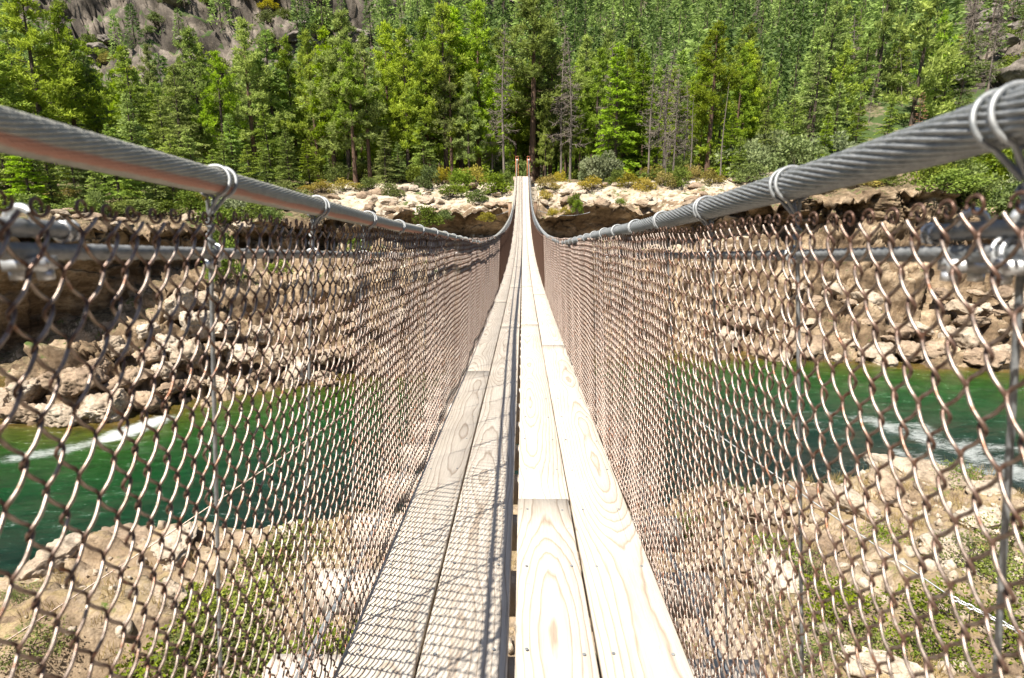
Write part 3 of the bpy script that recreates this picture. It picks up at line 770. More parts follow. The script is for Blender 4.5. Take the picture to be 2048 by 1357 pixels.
M['grey_rock'] = rock_mat('grey hillside rock', [(.07, .06, .052), (.17, .15, .13), (.32, .28, .245)], scale=.8)
BM_G = [boulder_mesh(s, M['grey_rock'], ICO3) for s in range(31, 36)]
_ones = ['', 'first', 'second', 'third', 'fourth', 'fifth', 'sixth', 'seventh', 'eighth', 'ninth', 'tenth', 'eleventh', 'twelfth', 'thirteenth', 'fourteenth', 'fifteenth', 'sixteenth', 'seventeenth', 'eighteenth', 'nineteenth']
_tens = ['', '', 'twent', 'thirt', 'fort', 'fift', 'sixt', 'sevent', 'eight', 'ninet']
def ordw(n):
    if n < 20: return _ones[n]
    if n < 100: return _tens[n//10]+'ieth' if n % 10 == 0 else _tens[n//10]+'y-'+_ones[n % 10]
    if n >= 200: return 'two hundred and '+ordw(n-200) if n > 200 else 'two hundredth'
    return 'hundred and '+ordw(n-100) if n > 100 else 'hundredth'
def rank_labels(objs, fmt, rev=False):
    objs = sorted(objs, key=lambda o: proj(np.array(o.location))[0], reverse=rev)
    for i, o in enumerate(objs): o['label'] = fmt(o, ordw(i+1))
# shore boulders at the left, traced from the photograph: px, py (centre), width in px, pale?
SHB = [(122, 818, 78, 1), (215, 800, 105, 1), (48, 812, 75, 0), (150, 745, 110, 0), (60, 770, 90, 1), (15, 790, 60, 1), (290, 790, 70, 0), (262, 745, 70, 0), (345, 765, 55, 0), (330, 735, 60, 1), (390, 755, 70, 0), (380, 700, 70, 1), (225, 680, 48, 1), (250, 690, 50, 1), (300, 655, 55, 1), (340, 680, 60, 1), (390, 640, 70, 1), (300, 705, 60, 0), (420, 690, 60, 0), (450, 650, 60, 1), (480, 700, 60, 1), (440, 760, 50, 1), (490, 765, 45, 1), (530, 740, 60, 0), (200, 720, 60, 0), (560, 700, 60, 1), (520, 660, 50, 1), (590, 750, 45, 1), (640, 745, 45, 1), (-60, 830, 90, 0), (-140, 830, 110, 1), (620, 700, 50, 0), (360, 600, 60, 1), (420, 590, 60, 1)]
def cliffpoint(px, py):
    """march the viewing ray to the far bank's coarse profile"""
    r = ray(px, py); best = None
    for Y in np.arange(20, 70, .15):
        p = CAM+r*(Y/r[1]); q = np.array([p[0]/p[1]]); Yt, Zt = far_profile(q)
        ys = Yt[0]; zs = Zt[0]
        if Y <= ys[0]: g = WATER
        elif Y < ys[3]: g = np.interp(Y, ys, zs)
        else: g = hillz(q, np.array([Y]))[0]
        if p[2] <= g+.05: return p
    return p
def put_boulder(px, py, w, me, name='boulder', sink=.25):
    p = cliffpoint(px, py+w*.15); s = w/F_PX*p[1]/math.cos(PITCH)*.55
    return thing(name, '', 'boulder', (p[0], p[1]-s*.1, p[2]-s*.35), (rng.uniform(-.2, .2), rng.uniform(-.2, .2), rng.uniform(0, 6.28)), (s*rng.uniform(.85, 1.15), s*rng.uniform(.85, 1.15), s*rng.uniform(.8, 1.1)))
lb = []
for i, (px, py, w, pale) in enumerate(SHB):
    o = put_boulder(px, py, w, None); o2 = (BM_P if pale else BM_B)[i % 5]
    bpy.data.objects.remove(o) if False else None
    o['pale'] = pale; lb.append((o, o2))
def realise(lst):
    out = []
    for o, me in lst:
        n = thing('boulder', '', 'boulder', o.location, o.rotation_euler, o.scale, data=me); n['pale'] = o.get('pale', 0); out.append(n); bpy.data.objects.remove(o)
    return out
lb = realise(lb)
rank_labels(lb, lambda o, w: ('pale cream' if o.get('pale') else 'brown')+' boulder piled on the left far shore, %s from the left' % w)
for o in lb: o['group'] = 'boulders piled on the left shore'
# rubble over the far bank on the right and between
def scatter_far(n, x0, x1, f0, f1, smin, smax, seed):
    r = np.random.default_rng(seed); L = []
    for i in range(n):
        px = r.uniform(x0, x1); q0 = np.array([ray(px, 720)[0]/ray(px, 720)[1]]); Yt, Zt = far_profile(q0)
        f = r.uniform(f0, f1); ys, zs = Yt[0], Zt[0]
        ss = np.array([0, 1, 2, 3.0]); y = np.interp(f, ss, ys); z = np.interp(f, ss, zs) if f <= 3 else 0
        if f > 3: y = ys[3]+(f-3)*10; z = hillz(q0, np.array([y]))[0]
        s = r.uniform(smin, smax)**1.0*r.uniform(.5, 1)
        o = link('x', None, None, (q0[0]*y, y, z-s*.2), (r.uniform(-.3, .3), r.uniform(-.3, .3), r.uniform(0, 6)), (s*r.uniform(.8, 1.3), s*r.uniform(.8, 1.2), s*r.uniform(.6, 1)))
        o['pale'] = int(i % 6 < 3); L.append((o, BM_S[i % 6]))
    return realise(L)
r1 = scatter_far(70, 1420, 2060, .0, 1.6, .5, 1.5, 41); rank_labels(r1, lambda o, w: ('pale' if o['pale'] else 'brown')+' rock on the far shore right of the bridge, %s from the left' % w)
for o in r1: o['group'] = 'rocks along the right far shore'
r2 = scatter_far(60, 560, 1000, .0, 1.5, .4, 1.1, 42); rank_labels(r2, lambda o, w: ('pale' if o['pale'] else 'brown')+' rock on the far shore beside the planks, %s from the left' % w)
for o in r2: o['group'] = 'rocks along the far shore beside the planks'
r3 = scatter_far(34, 640, 1010, 2.98, 3.75, .3, .95, 43)+scatter_far(44, 1075, 1500, 2.98, 3.8, .3, 1.0, 44)+scatter_far(22, 130, 620, 2.95, 3.5, .3, .8, 45)
rank_labels(r3, lambda o, w: ('pale' if o['pale'] else 'brown')+' rock on the far cliff top, %s from the left' % w)
for o in r3: o['group'] = 'rocks on the far cliff top'
# broken rock on the open hillsides
rg = np.random.default_rng(77); L = []
for i in range(150):
    px = rg.uniform(110, 760) if i < 110 else rg.uniform(1880, 2080); q = ray(px, 60)[0]/ray(px, 60)[1]; Y = rg.uniform(112, 168) if i < 110 else rg.uniform(95, 170)
    x = q*Y; z = hillz(np.array([q]), np.array([Y]))[0]; s_ = rg.uniform(.7, 2.4)*rg.uniform(.6, 1.1)
    L.append(thing('hillside_rock', '', 'rock', (x, Y, z-s_*.1), (rg.uniform(-.4, .4), rg.uniform(-.4, .4), rg.uniform(0, 6)), (s_*1.3, s_, s_*.8), 'grey rocks on the open hillsides', BM_G[i % 5]))
rank_labels(L, lambda o, w: 'grey rock high on the open hillside, %s from the left' % w)
# near bank rocks
nb = []
NBR = [(1440, 985, 60), (1500, 1010, 80), (1340, 985, 90), (1600, 985, 70), (1700, 1010, 90), (1850, 960, 110), (1780, 985, 80), (1990, 985, 60), (1880, 1085, 90), (1500, 1130, 70), (1560, 1180, 90), (1420, 1250, 110), (1640, 1080, 80), (1960, 1035, 80), (1380, 1140, 60), (1700, 1230, 70), (1460, 1300, 90), (1320, 1060, 60), (250, 1075, 90), (350, 1090, 80), (120, 1110, 80), (480, 1080, 70), (590, 1070, 60), (330, 1200, 60), (700, 1040, 50), (1760, 1330, 80), (1600, 1320, 60)]
for i, (px, py, w) in enumerate(NBR):
    r = ray(px, py); hit = None
    for Y in np.arange(4, 26, .05):
        p = CAM+r*(Y/r[1])
        if p[2] <= nz(p[0], p[1]): hit = p; break
    if hit is None: continue
    s = w/F_PX*np.linalg.norm(hit)*.62
    o = thing('boulder', '', 'boulder', (hit[0], hit[1], nz(hit[0], hit[1])-s*.42), (rng.uniform(-.3, .3), rng.uniform(-.3, .3), rng.uniform(0, 6)), (s*1.2, s, s*.7), group='rocks on the near bank', data=BM_P[i % 5] if i % 3 else BM_B[i % 5])
    o['pale'] = int(bool(i % 3)); nb.append(o)
rank_labels(nb, lambda o, w: ('pale' if o['pale'] else 'brown')+' half-buried rock on the near bank, %s from the left' % w)

# ------------------------------------------------------------------ plants
def quads(B, D, L, Wd, r):
    """rhombic leaves: base, direction, length, width"""
    D = D/(np.linalg.norm(D, axis=1, keepdims=True)+1e-9)
    R = r.normal(size=D.shape); Sd = np.cross(D, R); Sd /= np.linalg.norm(Sd, axis=1, keepdims=True)+1e-9
    L = L[:, None]; Wd = Wd[:, None]
    V = np.stack([B, B+D*L*.5+Sd*Wd*.5, B+D*L, B+D*L*.5-Sd*Wd*.5], 1)
    return V.reshape(-1, 3), np.arange(len(B)*4).reshape(-1, 4)
def trunk_arrays(r, h, rad, lean=.02, k=9, m=14, crook=.12):
    t = np.linspace(0, 1, m); P = np.stack([crook*np.sin(t*4+r.uniform(0, 6))*t+lean*h*t*math.cos(r.uniform(0, 6)), crook*np.sin(t*3+r.uniform(0, 6))*t, -.6+t*(h+.6)], 1)
    R = rad*(1-t)**.85*(1+.35*np.exp(-t*30))+.012
    V, Fq = tubes(P[None], R, k); return P, V, Fq
def conifer(seed, h, style, leafm, barkm, base=.12, rad=2.2, dens=1.0, leafL=.34, rtr=None):
    r = np.random.default_rng(seed); P, TV, TF = trunk_arrays(r, h, rtr or .016*h)
    tv = [TV]; tf = [TF]; nt_ = len(TV)
    B, D, L, Wd, C = [], [], [], [], []
    def ax(z): return np.array([np.interp(z, P[:, 2], P[:, 0]), np.interp(z, P[:, 2], P[:, 1]), z])
    nb_ = int((h*(1-base))*(6.0 if style == 'fir' else 4.6)*dens); bp = []
    for i in range(nb_):
        u = (i+r.uniform(0, 1))/nb_; z = h*(base+(1-base)*u)
        if style == 'fir': Lb = rad*(1-u)**.8*r.uniform(.55, 1.1)+.18
        else: Lb = rad*(min(1, (1-u)*1.35+.03)**.85)*(.5+.5*min(1, u*2.5+.35))*r.uniform(.45, 1.15)+.15
        if r.uniform() < .06: Lb *= 1.25
        a = r.uniform(0, 2*PI); el = (-.25+.75*u if style == 'fir' else -.05+.8*u)+r.normal(0, .12)
        dr = np.array([math.cos(a)*math.cos(el), math.sin(a)*math.cos(el), math.sin(el)]); o0 = ax(z)
        m = 5; tt = np.linspace(0, 1, m)[:, None]; br = o0+dr*tt*Lb; br[:, 2] += (-.12*Lb if style == 'fir' else .10*Lb)*(tt[:, 0]**2)
        bp.append(br)
        tone = r.uniform(0, 1)
        if style == 'fir':
            n = int(Lb*26*dens)+10; s = r.uniform(.12, 1.0, n)**.8
            pos = np.stack([np.interp(s, tt[:, 0], br[:, j]) for j in range(3)], 1)
            sidev = np.cross(dr, [0, 0, 1]); sidev /= np.linalg.norm(sidev); wd_ = .42*Lb*(1-s*.75)+.06
            off = r.uniform(-1, 1, n)*wd_
            pos = pos+sidev*off[:, None]+np.stack([0*s, 0*s, -.12*np.abs(off)+r.normal(0, .05, n)], 1)
            dd = dr*(.7)+sidev*(np.sign(off)*.8)[:, None]+r.normal(0, .35, (n, 3))+np.array([0, 0, -.1])
            B.append(pos); D.append(dd); L.append(r.uniform(.6, 1.2, n)*leafL); Wd.append(r.uniform(.22, .42, n)*leafL)
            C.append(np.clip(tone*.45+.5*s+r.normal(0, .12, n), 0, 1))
        else:
            nt2 = max(2, int(Lb*3.2))
            for j in range(nt2):
                s = r.uniform(.35, 1.05); c = np.array([np.interp(s, tt[:, 0], br[:, q]) for q in range(3)])+r.normal(0, .16*Lb*.6+.05, 3)*np.array([1, 1, .6])
                n = int(17*dens); dd = r.normal(0, 1, (n, 3))+np.array([0, 0, .45])+dr*.5
                B.append(c+r.normal(0, .09, (n, 3))); D.append(dd); L.append(r.uniform(.7, 1.25, n)*leafL); Wd.append(r.uniform(.2, .36, n)*leafL)
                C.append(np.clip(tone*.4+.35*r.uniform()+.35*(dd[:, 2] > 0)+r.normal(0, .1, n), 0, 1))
    bp = np.stack(bp); bv, bf = tubes(bp, np.linspace(.028, .008, 5)[None]*(h/14), 3)
    tv.append(bv); tf.append(bf+nt_)
    B, D, L, Wd, C = map(np.concatenate, (B, D, L, Wd, C))
    V, Fq = quads(B, D, L, Wd, r)
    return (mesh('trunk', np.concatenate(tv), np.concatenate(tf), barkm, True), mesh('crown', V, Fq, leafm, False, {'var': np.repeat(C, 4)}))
def deadtree(seed, h, n=60, rad=1.1, start=.25):
    r = np.random.default_rng(seed); P, TV, TF = trunk_arrays(r, h, h*.0085, crook=.3)
    bp = []
    for i in range(n):
        z = h*r.uniform(start, .98); u = z/h; a = r.uniform(0, 6.28); Lb = rad*(1.15-u)*r.uniform(.4, 1.2); el = r.normal(.0, .35)
        o0 = np.array([np.interp(z, P[:, 2], P[:, 0]), np.interp(z, P[:, 2], P[:, 1]), z]); d = np.array([math.cos(a)*math.cos(el), math.sin(a)*math.cos(el), math.sin(el)])
        t = np.linspace(0, 1, 5)[:, None]; b = o0+d*t*Lb; b[:, 2] += -.15*Lb*t[:, 0]**2+r.normal(0, .03, 5)*t[:, 0]; bp.append(b)
        for k in range(4):
            s = r.uniform(.3, .95); c = o0+d*s*Lb; d2 = d+r.normal(0, .7, 3); d2 /= np.linalg.norm(d2); bb = c+d2*t*Lb*.4; bp.append(bb)
    bv, bf = tubes(np.stack(bp), np.linspace(.026, .009, 5)[None], 3)
    return mesh('trunk', TV, TF, M['deadwood'], True), mesh('bare_branches', bv, bf, M['deadwood'], True)
def shrub(seed, R, h, leaf, n, m, tone=0, stems=14, clump=26):
    r = np.random.default_rng(seed)
    c = r.normal(size=(clump, 3)); c /= np.linalg.norm(c, axis=1, keepdims=True); c *= r.uniform(.35, 1, clump)[:, None]**.5
    c[:, 2] = np.abs(c[:, 2]); c = c*np.array([R, R, h*.85])+np.array([0, 0, h*.08])
    k = r.integers(0, clump, n); cr = r.uniform(.18, .42, clump)*R
    g = r.normal(size=(n, 3)); g /= np.linalg.norm(g, axis=1, keepdims=True); B = c[k]+g*(cr[k]*r.uniform(.4, 1, n)**.5)[:, None]*np.array([1, 1, .8])
    B[:, 2] = np.maximum(B[:, 2], .02)
    D = g+r.normal(0, .6, (n, 3))+np.array([0, 0, .25])
    V, Fq = quads(B, D, r.uniform(.7, 1.3, n)*leaf, r.uniform(.45, .75, n)*leaf, r)
    tonek = r.uniform(0, 1, clump)
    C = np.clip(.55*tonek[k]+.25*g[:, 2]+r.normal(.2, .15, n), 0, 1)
    t = np.linspace(0, 1, 4)[None, :, None]; sb = r.normal(0, .12*R, (clump, 3)); sb[:, 2] = -.1
    P = sb[:, None]+(c-sb)[:, None]*t; sv, sf = tubes(P, np.array([.02, .014, .01, .006])*max(R, .4), 3)
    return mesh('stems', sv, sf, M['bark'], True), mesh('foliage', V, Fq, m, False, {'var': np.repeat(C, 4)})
def put(parts, name, label, cat, loc, rz, sc, group=None, names=None, tilt=(0, 0)):
    o = thing(name, label, cat, loc, (tilt[0], tilt[1], rz), sc, group)
    for me in parts:
        c = link(me.name.split('.')[0], me, o)
        if c.name.startswith('bare'): c['kind'] = 'stuff'
    return o
FIR = [conifer(100+i, 12, 'fir', M['fir'], M['bark'], base=.04+.05*(i % 3), rad=2.7+.25*(i % 3), dens=1.6, leafL=.33) for i in range(5)]
PIN = [conifer(200+i, 14, 'pine', M['pine'], M['redbark'] if i % 3 == 0 else M['bark'], base=.12+.08*(i % 3), rad=2.75+.3*(i % 2), dens=1.7, leafL=.31) for i in range(5)]
TALL = [conifer(300+i, 16, 'pine', M['pine'], M['redbark'], base=.3+.07*i, rad=2.7, dens=1.6, leafL=.33) for i in range(2)]
DARK = [conifer(340+i, 12, 'fir', M['bluefir'], M['bark'], base=.08, rad=2.0) for i in range(2)]
RUST = conifer(360, 12, 'fir', M['rustfir'], M['bark'], base=.05, rad=2.3, dens=.6)
HILL = [conifer(400+i, 12, 'fir' if i % 2 else 'pine', M['bluefir'] if i % 3 else M['fir'], M['bark'], base=.03, rad=2.9, dens=.9, leafL=.5) for i in range(5)]
DEAD = [deadtree(500+i, 12, 90+25*i, 1.5+.2*i) for i in range(3)]
SPAR = [deadtree(520, 12, 9, .6, .1)]

def tree_at(px, py_base, py_top, Y, parts, hgt, name, label, cat='tree', group=None, wsc=1.0, lean=0):
    p = at(px, py_base, Y); z = ground(p[0], Y)
    pt = at(px, py_top, Y); s = (pt[2]-z)/hgt
    rz = rng.uniform(0, 6.28)
    return put(parts, name, label, cat, (p[0], Y, z), rz, (s*wsc, s*wsc, s), group, tilt=(rng.normal(0, .012), rng.normal(0, .012)+lean))
front = []
def T(px, top, Y, kind, v=0, w=1.0, lean=0, base=370):
    parts, h, nm, desc = {'fir': (FIR[v % 5], 12, 'fir_tree', 'green fir'), 'pine': (PIN[v % 5], 14, 'pine_tree', 'bushy green pine'), 'tall': (TALL[v % 2], 16, 'pine_tree', 'high-crowned pine'), 'dark': (DARK[v % 2], 12, 'fir_tree', 'dark fir'),
        'dead': (DEAD[v % 3], 12, 'dead_tree', 'grey leafless tree'), 'spar': (SPAR[0], 12, 'dead_tree', 'bare pale tree stem')}[kind]
    o = tree_at(px, base, top, Y, parts, h, nm, '', 'dead tree' if 'dead' in nm else 'tree', 'trees at the front edge of the forest', w, lean); o['desc'] = desc; front.append(o)
# front edge of the forest, from the photograph
for a in [(-150, -20, 50, 'pine', 0, 1.1), (-60, 60, 48, 'pine', 1, 1.1), (30, 60, 47, 'fir', 2, 1.1), (105, -25, 50, 'pine', 2, 1.25), (165, 20, 53, 'pine', 3, 1.1), (70, 250, 46, 'fir', 1, 1.3), (215, 110, 55, 'fir', 0, 1.1), (275, 190, 50, 'fir', 3, 1.2), (290, 95, 62, 'fir', 1),
          (340, 200, 52, 'fir', 4, 1.2), (372, 130, 60, 'fir', 2, 1.1), (415, 62, 63, 'pine', 4, 1.1), (455, 110, 62, 'pine', 1), (470, 230, 56, 'fir', 0, 1.2), (515, 45, 64, 'pine', 0, 1.1), (560, 65, 66, 'fir', 3, 1.1), (545, 220, 59, 'fir', 2, 1.1), (600, 80, 68, 'pine', 2),
          (640, 70, 66, 'pine', 3, 1), (672, 60, 64, 'tall', 0, 1.1), (700, 30, 63, 'pine', 1, 1.05), (712, 90, 61.5, 'tall', 1, 1.1), (742, 75, 62, 'tall', 0, 1), (780, 55, 66, 'pine', 0, 1.05), (772, 262, 60, 'fir', 4, 1.3), (818, 60, 64, 'pine', 4, 1.05), (800, 285, 60.5, 'fir', 1, 1.3),
          (855, 40, 65, 'pine', 3, 1.1), (850, 230, 62, 'fir', 2, 1.0), (893, 20, 64, 'pine', 2, 1.15), (925, 25, 66, 'pine', 1, 1.1), (958, 8, 65, 'pine', 0, 1.1), (905, 110, 63, 'tall', 0, 1), (940, 150, 62.5, 'pine', 4, .9),
          (1008, 40, 62, 'dead', 1, 1.0), (985, 190, 64, 'dead', 2, 1.2), (1030, 150, 68, 'tall', 1, .9), (1062, -45, 66, 'tall', 0, 1.3), (1075, 60, 69, 'pine', 3, 1.1), (1046, 200, 72, 'tall', 1, 1), (1100, 90, 68, 'tall', 1, 1.1), (1090, 200, 65, 'pine', 4, .8),
          (1122, 45, 64, 'dead', 0, .9), (1140, 70, 63, 'dead', 1, 1.1), (1130, 215, 66, 'tall', 0, 1), (1165, 80, 69, 'pine', 2, 1), (1185, 105, 67, 'pine', 1, 1), (1158, 240, 64, 'tall', 1, 1), (1215, 85, 65, 'dead', 2, .9), (1228, 90, 63.5, 'fir', 0, 1.05), (1245, 130, 66, 'fir', 3, 1),
          (1296, 105, 60.5, 'dead', 0, 1.0), (1325, 95, 62, 'dead', 1, 1.3), (1345, 140, 61, 'dead', 2, 1.2), (1365, 170, 63, 'dead', 1, 1.2), (1272, 110, 66, 'fir', 4, 1), (1310, 130, 67, 'dead', 2, 1.2), (1378, 190, 60, 'spar', 0, 1), (1330, 250, 59, 'dead', 0, 1),
          (1412, 50, 63, 'tall', 1, 1.25), (1395, 150, 64, 'pine', 3, .9), (1440, 165, 58.5, 'spar', 0, 1.0), (1455, 225, 60, 'fir', 2, 1.1), (1430, 130, 67, 'fir', 1, 1), (1475, 275, 58, 'fir', 0, 1.3),
          (1520, 220, 64, 'fir', 3, 1.2), (1575, 200, 66, 'fir', 4, 1.2), (1615, 105, 78, 'dark', 0, 1.3), (1655, 165, 72, 'fir', 0, 1.1), (1640, 230, 64, 'fir', 1, 1.1), (1700, 200, 72, 'fir', 2, 1.1), (1760, 190, 76, 'fir', 3, 1.1), (1880, 210, 80, 'fir', 0, 1.1), (1930, 250, 78, 'pine', 1, 1),
          (1985, 10, 118, 'dark', 1, 1.1), (1782, 95, 90, 'spar', 0, 1, .22), (1720, 150, 86, 'dead', 0, .9), (1700, 160, 84, 'spar', 0, 1)]:
    T(*a)
for px_, top_, Y_ in [(10, 210, 44), (55, 270, 42), (100, 300, 43), (150, 260, 45), (190, 330, 44), (235, 250, 46), (262, 300, 49), (310, 300, 48), (345, 270, 50), (392, 260, 52), (430, 300, 51), (455, 270, 54), (500, 290, 53), (535, 300, 55), (580, 260, 57), (620, 280, 59), (-30, 240, 44), (-80, 200, 45)]:
    T(px_, top_, Y_, 'fir', int(rng.integers(0, 5)), 1.35)
for x in np.arange(-40, 1500, 17):      # thin inner trunks seen between the front ones
    T(x+rng.uniform(-9, 9), rng.uniform(90, 200), rng.uniform(70, 78), 'tall' if rng.uniform() < .45 else 'pine', int(rng.integers(0, 5)), rng.uniform(.75, 1.0))
rank_labels(front, lambda o, w: '%s along the far forest edge, %s from the left' % (o['desc'], w))
ot = tree_at(1820, 350, 185, 74, RUST, 12, 'dying_fir_tree', 'rust-brown dying fir alone among the green trees on the right slope', 'tree')
# crag-top trees among the rocks, upper left, and the forested hill: individually placed
placed = [(o.location.x, o.location.y) for o in front]
hillt = []; rest = []
r = np.random.default_rng(90); cand = []; nrock = nslope = 0
tries = 0
while len(cand) < 1050 and tries < 70000:
    tries += 1
    q = r.uniform(-.86, .9); Y = 82+(r.uniform(0, 1)**.8)*215
    x = q*Y; z = ground(x, Y); px, py = proj((x, Y, z))
    _, ptop = proj((x, Y, z+13))
    if ptop > 420 or py < -60 or px < -120 or px > 2170: continue
    rocky = (px < 740 and py < 135)
    if rocky:
        nrock += 1
        if nrock > 900 or nrock % 20: continue
    if px > 1880 and ptop < 190:
        nslope += 1
        if nslope > 260 or nslope % 24: continue
    if 120 < px < 740 and not rocky and ptop < 105+12*math.sin(px*.03): continue
    if 1060 < px < 1330 and 20 < py < 90 and r.uniform() > .35: continue
    mind = 1.9+.010*Y
    if any(abs(x-a) < mind and abs(Y-b) < mind*1.3 for a, b in placed): continue
    placed.append((x, Y)); cand.append((x, Y, z, px, py, rocky))
cand.sort(key=lambda c: c[1])
def hill_label(px, py, rocky):
    if rocky: return 'small conifer rooted among the grey crags at the upper left', 'conifers among the upper left crags'
    if px < 1050: return 'conifer of the hillside forest left of the bridge', 'hillside conifers left of the bridge'
    if px > 1880: return 'lone conifer on the stony upper right slope', 'conifers on the upper right slope'
    return 'conifer of the hillside forest right of the bridge', 'hillside conifers right of the bridge'
n_ind = 300-len(front)-1 if len(front) < 290 else 10
VARS = FIR+DARK+HILL+PIN[:2]
for i, (x, Y, z, px, py, rocky) in enumerate(cand):
    h = (r.uniform(6.5, 12.5) if r.uniform() < .7 else r.uniform(12, 17))*(1+.0006*Y)*(.7 if rocky else 1)
    if i < n_ind:
        v = int(r.integers(0, len(VARS))); parts = VARS[v]; s = h/(14 if v >= len(VARS)-2 else 12)
        lab, g = hill_label(px, py, rocky)
        o = put(parts, 'conifer_tree', lab, 'tree', (x, Y, z-.3), r.uniform(0, 6.28), (s*r.uniform(.85, 1.1),)*2+(s,), g); hillt.append(o)
    else: rest.append((x, Y, z-.3, h))
for g in {o['group'] for o in hillt}:
    rank_labels([o for o in hillt if o['group'] == g], lambda o, w: o['label']+', %s from the left' % w)
dh = []
for i in range(34):
    px = r.uniform(1090, 1980); q = ray(px, 200)[0]/ray(px, 200)[1]; Y = r.uniform(82, 190); x = q*Y; s_ = r.uniform(.6, 1.15)
    o = put(DEAD[i % 3] if i % 3 else SPAR[0], 'dead_tree', '', 'dead tree', (x, Y, ground(x, Y)-.3), r.uniform(0, 6), (s_*1.2, s_*1.2, s_), 'bare dead trees on the hillside', tilt=(r.normal(0, .06), r.normal(0, .08))); dh.append(o)
rank_labels(dh, lambda o, w: 'bare grey dead tree up on the right hillside, %s from the left' % w)
# the trees beyond the first 300: joined into one forest
def low_tree(seed):
    rr = np.random.default_rng(seed); n = 470; u = rr.uniform(0, 1, n)**1.1; a = rr.uniform(0, 6.28, n)
    R = 2.1*(1-u)**.85*(rr.uniform(.35, 1, n)**.5)+.08
    B = np.stack([R*np.cos(a), R*np.sin(a), .8+u*11.0], 1)
    D = np.stack([np.cos(a), np.sin(a), rr.normal(-.05, .35, n)], 1)+rr.normal(0, .35, (n, 3))
    V, Fq = quads(B, D, rr.uniform(.6, 1.3, n)*.85, rr.uniform(.22, .45, n)*.85, rr)
    C = np.clip(.05+.75*R/2.1+rr.normal(0, .25, n), 0, 1)  # needles darker towards the trunk: inner crown shade put into the colour
    return V, Fq, np.repeat(C, 4)
LT = [low_tree(600+i) for i in range(6)]
Vs, Fs, Cs, n0 = [], [], [], 0; tr = []
for i, (x, Y, z, h) in enumerate(rest):
    V, Fq, C = LT[i % 6]; a = r.uniform(0, 6.28); c, s = math.cos(a), math.sin(a); k = h/12
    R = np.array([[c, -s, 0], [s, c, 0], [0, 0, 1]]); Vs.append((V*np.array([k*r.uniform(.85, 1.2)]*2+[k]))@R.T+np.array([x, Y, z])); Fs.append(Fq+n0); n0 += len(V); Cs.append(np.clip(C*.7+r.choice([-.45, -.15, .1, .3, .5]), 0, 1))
    tr.append([[x, Y, z-.5], [x, Y, z+h*.5], [x, Y, z+h*.97]])
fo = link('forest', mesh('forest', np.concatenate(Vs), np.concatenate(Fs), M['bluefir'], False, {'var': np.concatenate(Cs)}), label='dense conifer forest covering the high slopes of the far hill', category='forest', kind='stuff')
tv, tf = tubes(np.array(tr), np.array([.16, .1, .03])[None], 5); link('forest_trunks', mesh('forest_trunks', tv, tf, M['bark'], True), fo, kind='stuff')

# shrubs on the far bank
SH_Y = [shrub(700+i, 1.0, 1.3, .13, 1500, M['yellow']) for i in range(2)]; SH_G = [shrub(710+i, 1.0, 1.4, .14, 1700, M['shrub']) for i in range(3)]; SH_W = [shrub(720+i, 1.0, 1.5, .15, 1900, M['grey']) for i in range(2)]
KN = {'y': (SH_Y, 'yellow-leaved shrub'), 'g': (SH_G, 'green shrub'), 'w': (SH_W, 'grey-green willow shrub')}
fs = []
def shrub_at(px, py, w, h, k, Y):
    p = at(px, py, Y); x = p[0]; yt = float(far_profile(np.array([x/Y]))[0][0, 3])
    z = ground(x, Y) if Y > yt else p[2]
    sx = w/F_PX*Y*.5; sz = h/F_PX*Y/1.3
    parts = KN[k][0][int(rng.integers(0, len(KN[k][0])))]
    o = put(parts, 'shrub', '', 'shrub', (x, Y, z-.08), rng.uniform(0, 6.28), (sx, sx, sz), 'shrubs on the far bank'); o['desc'] = KN[k][1]; fs.append(o)
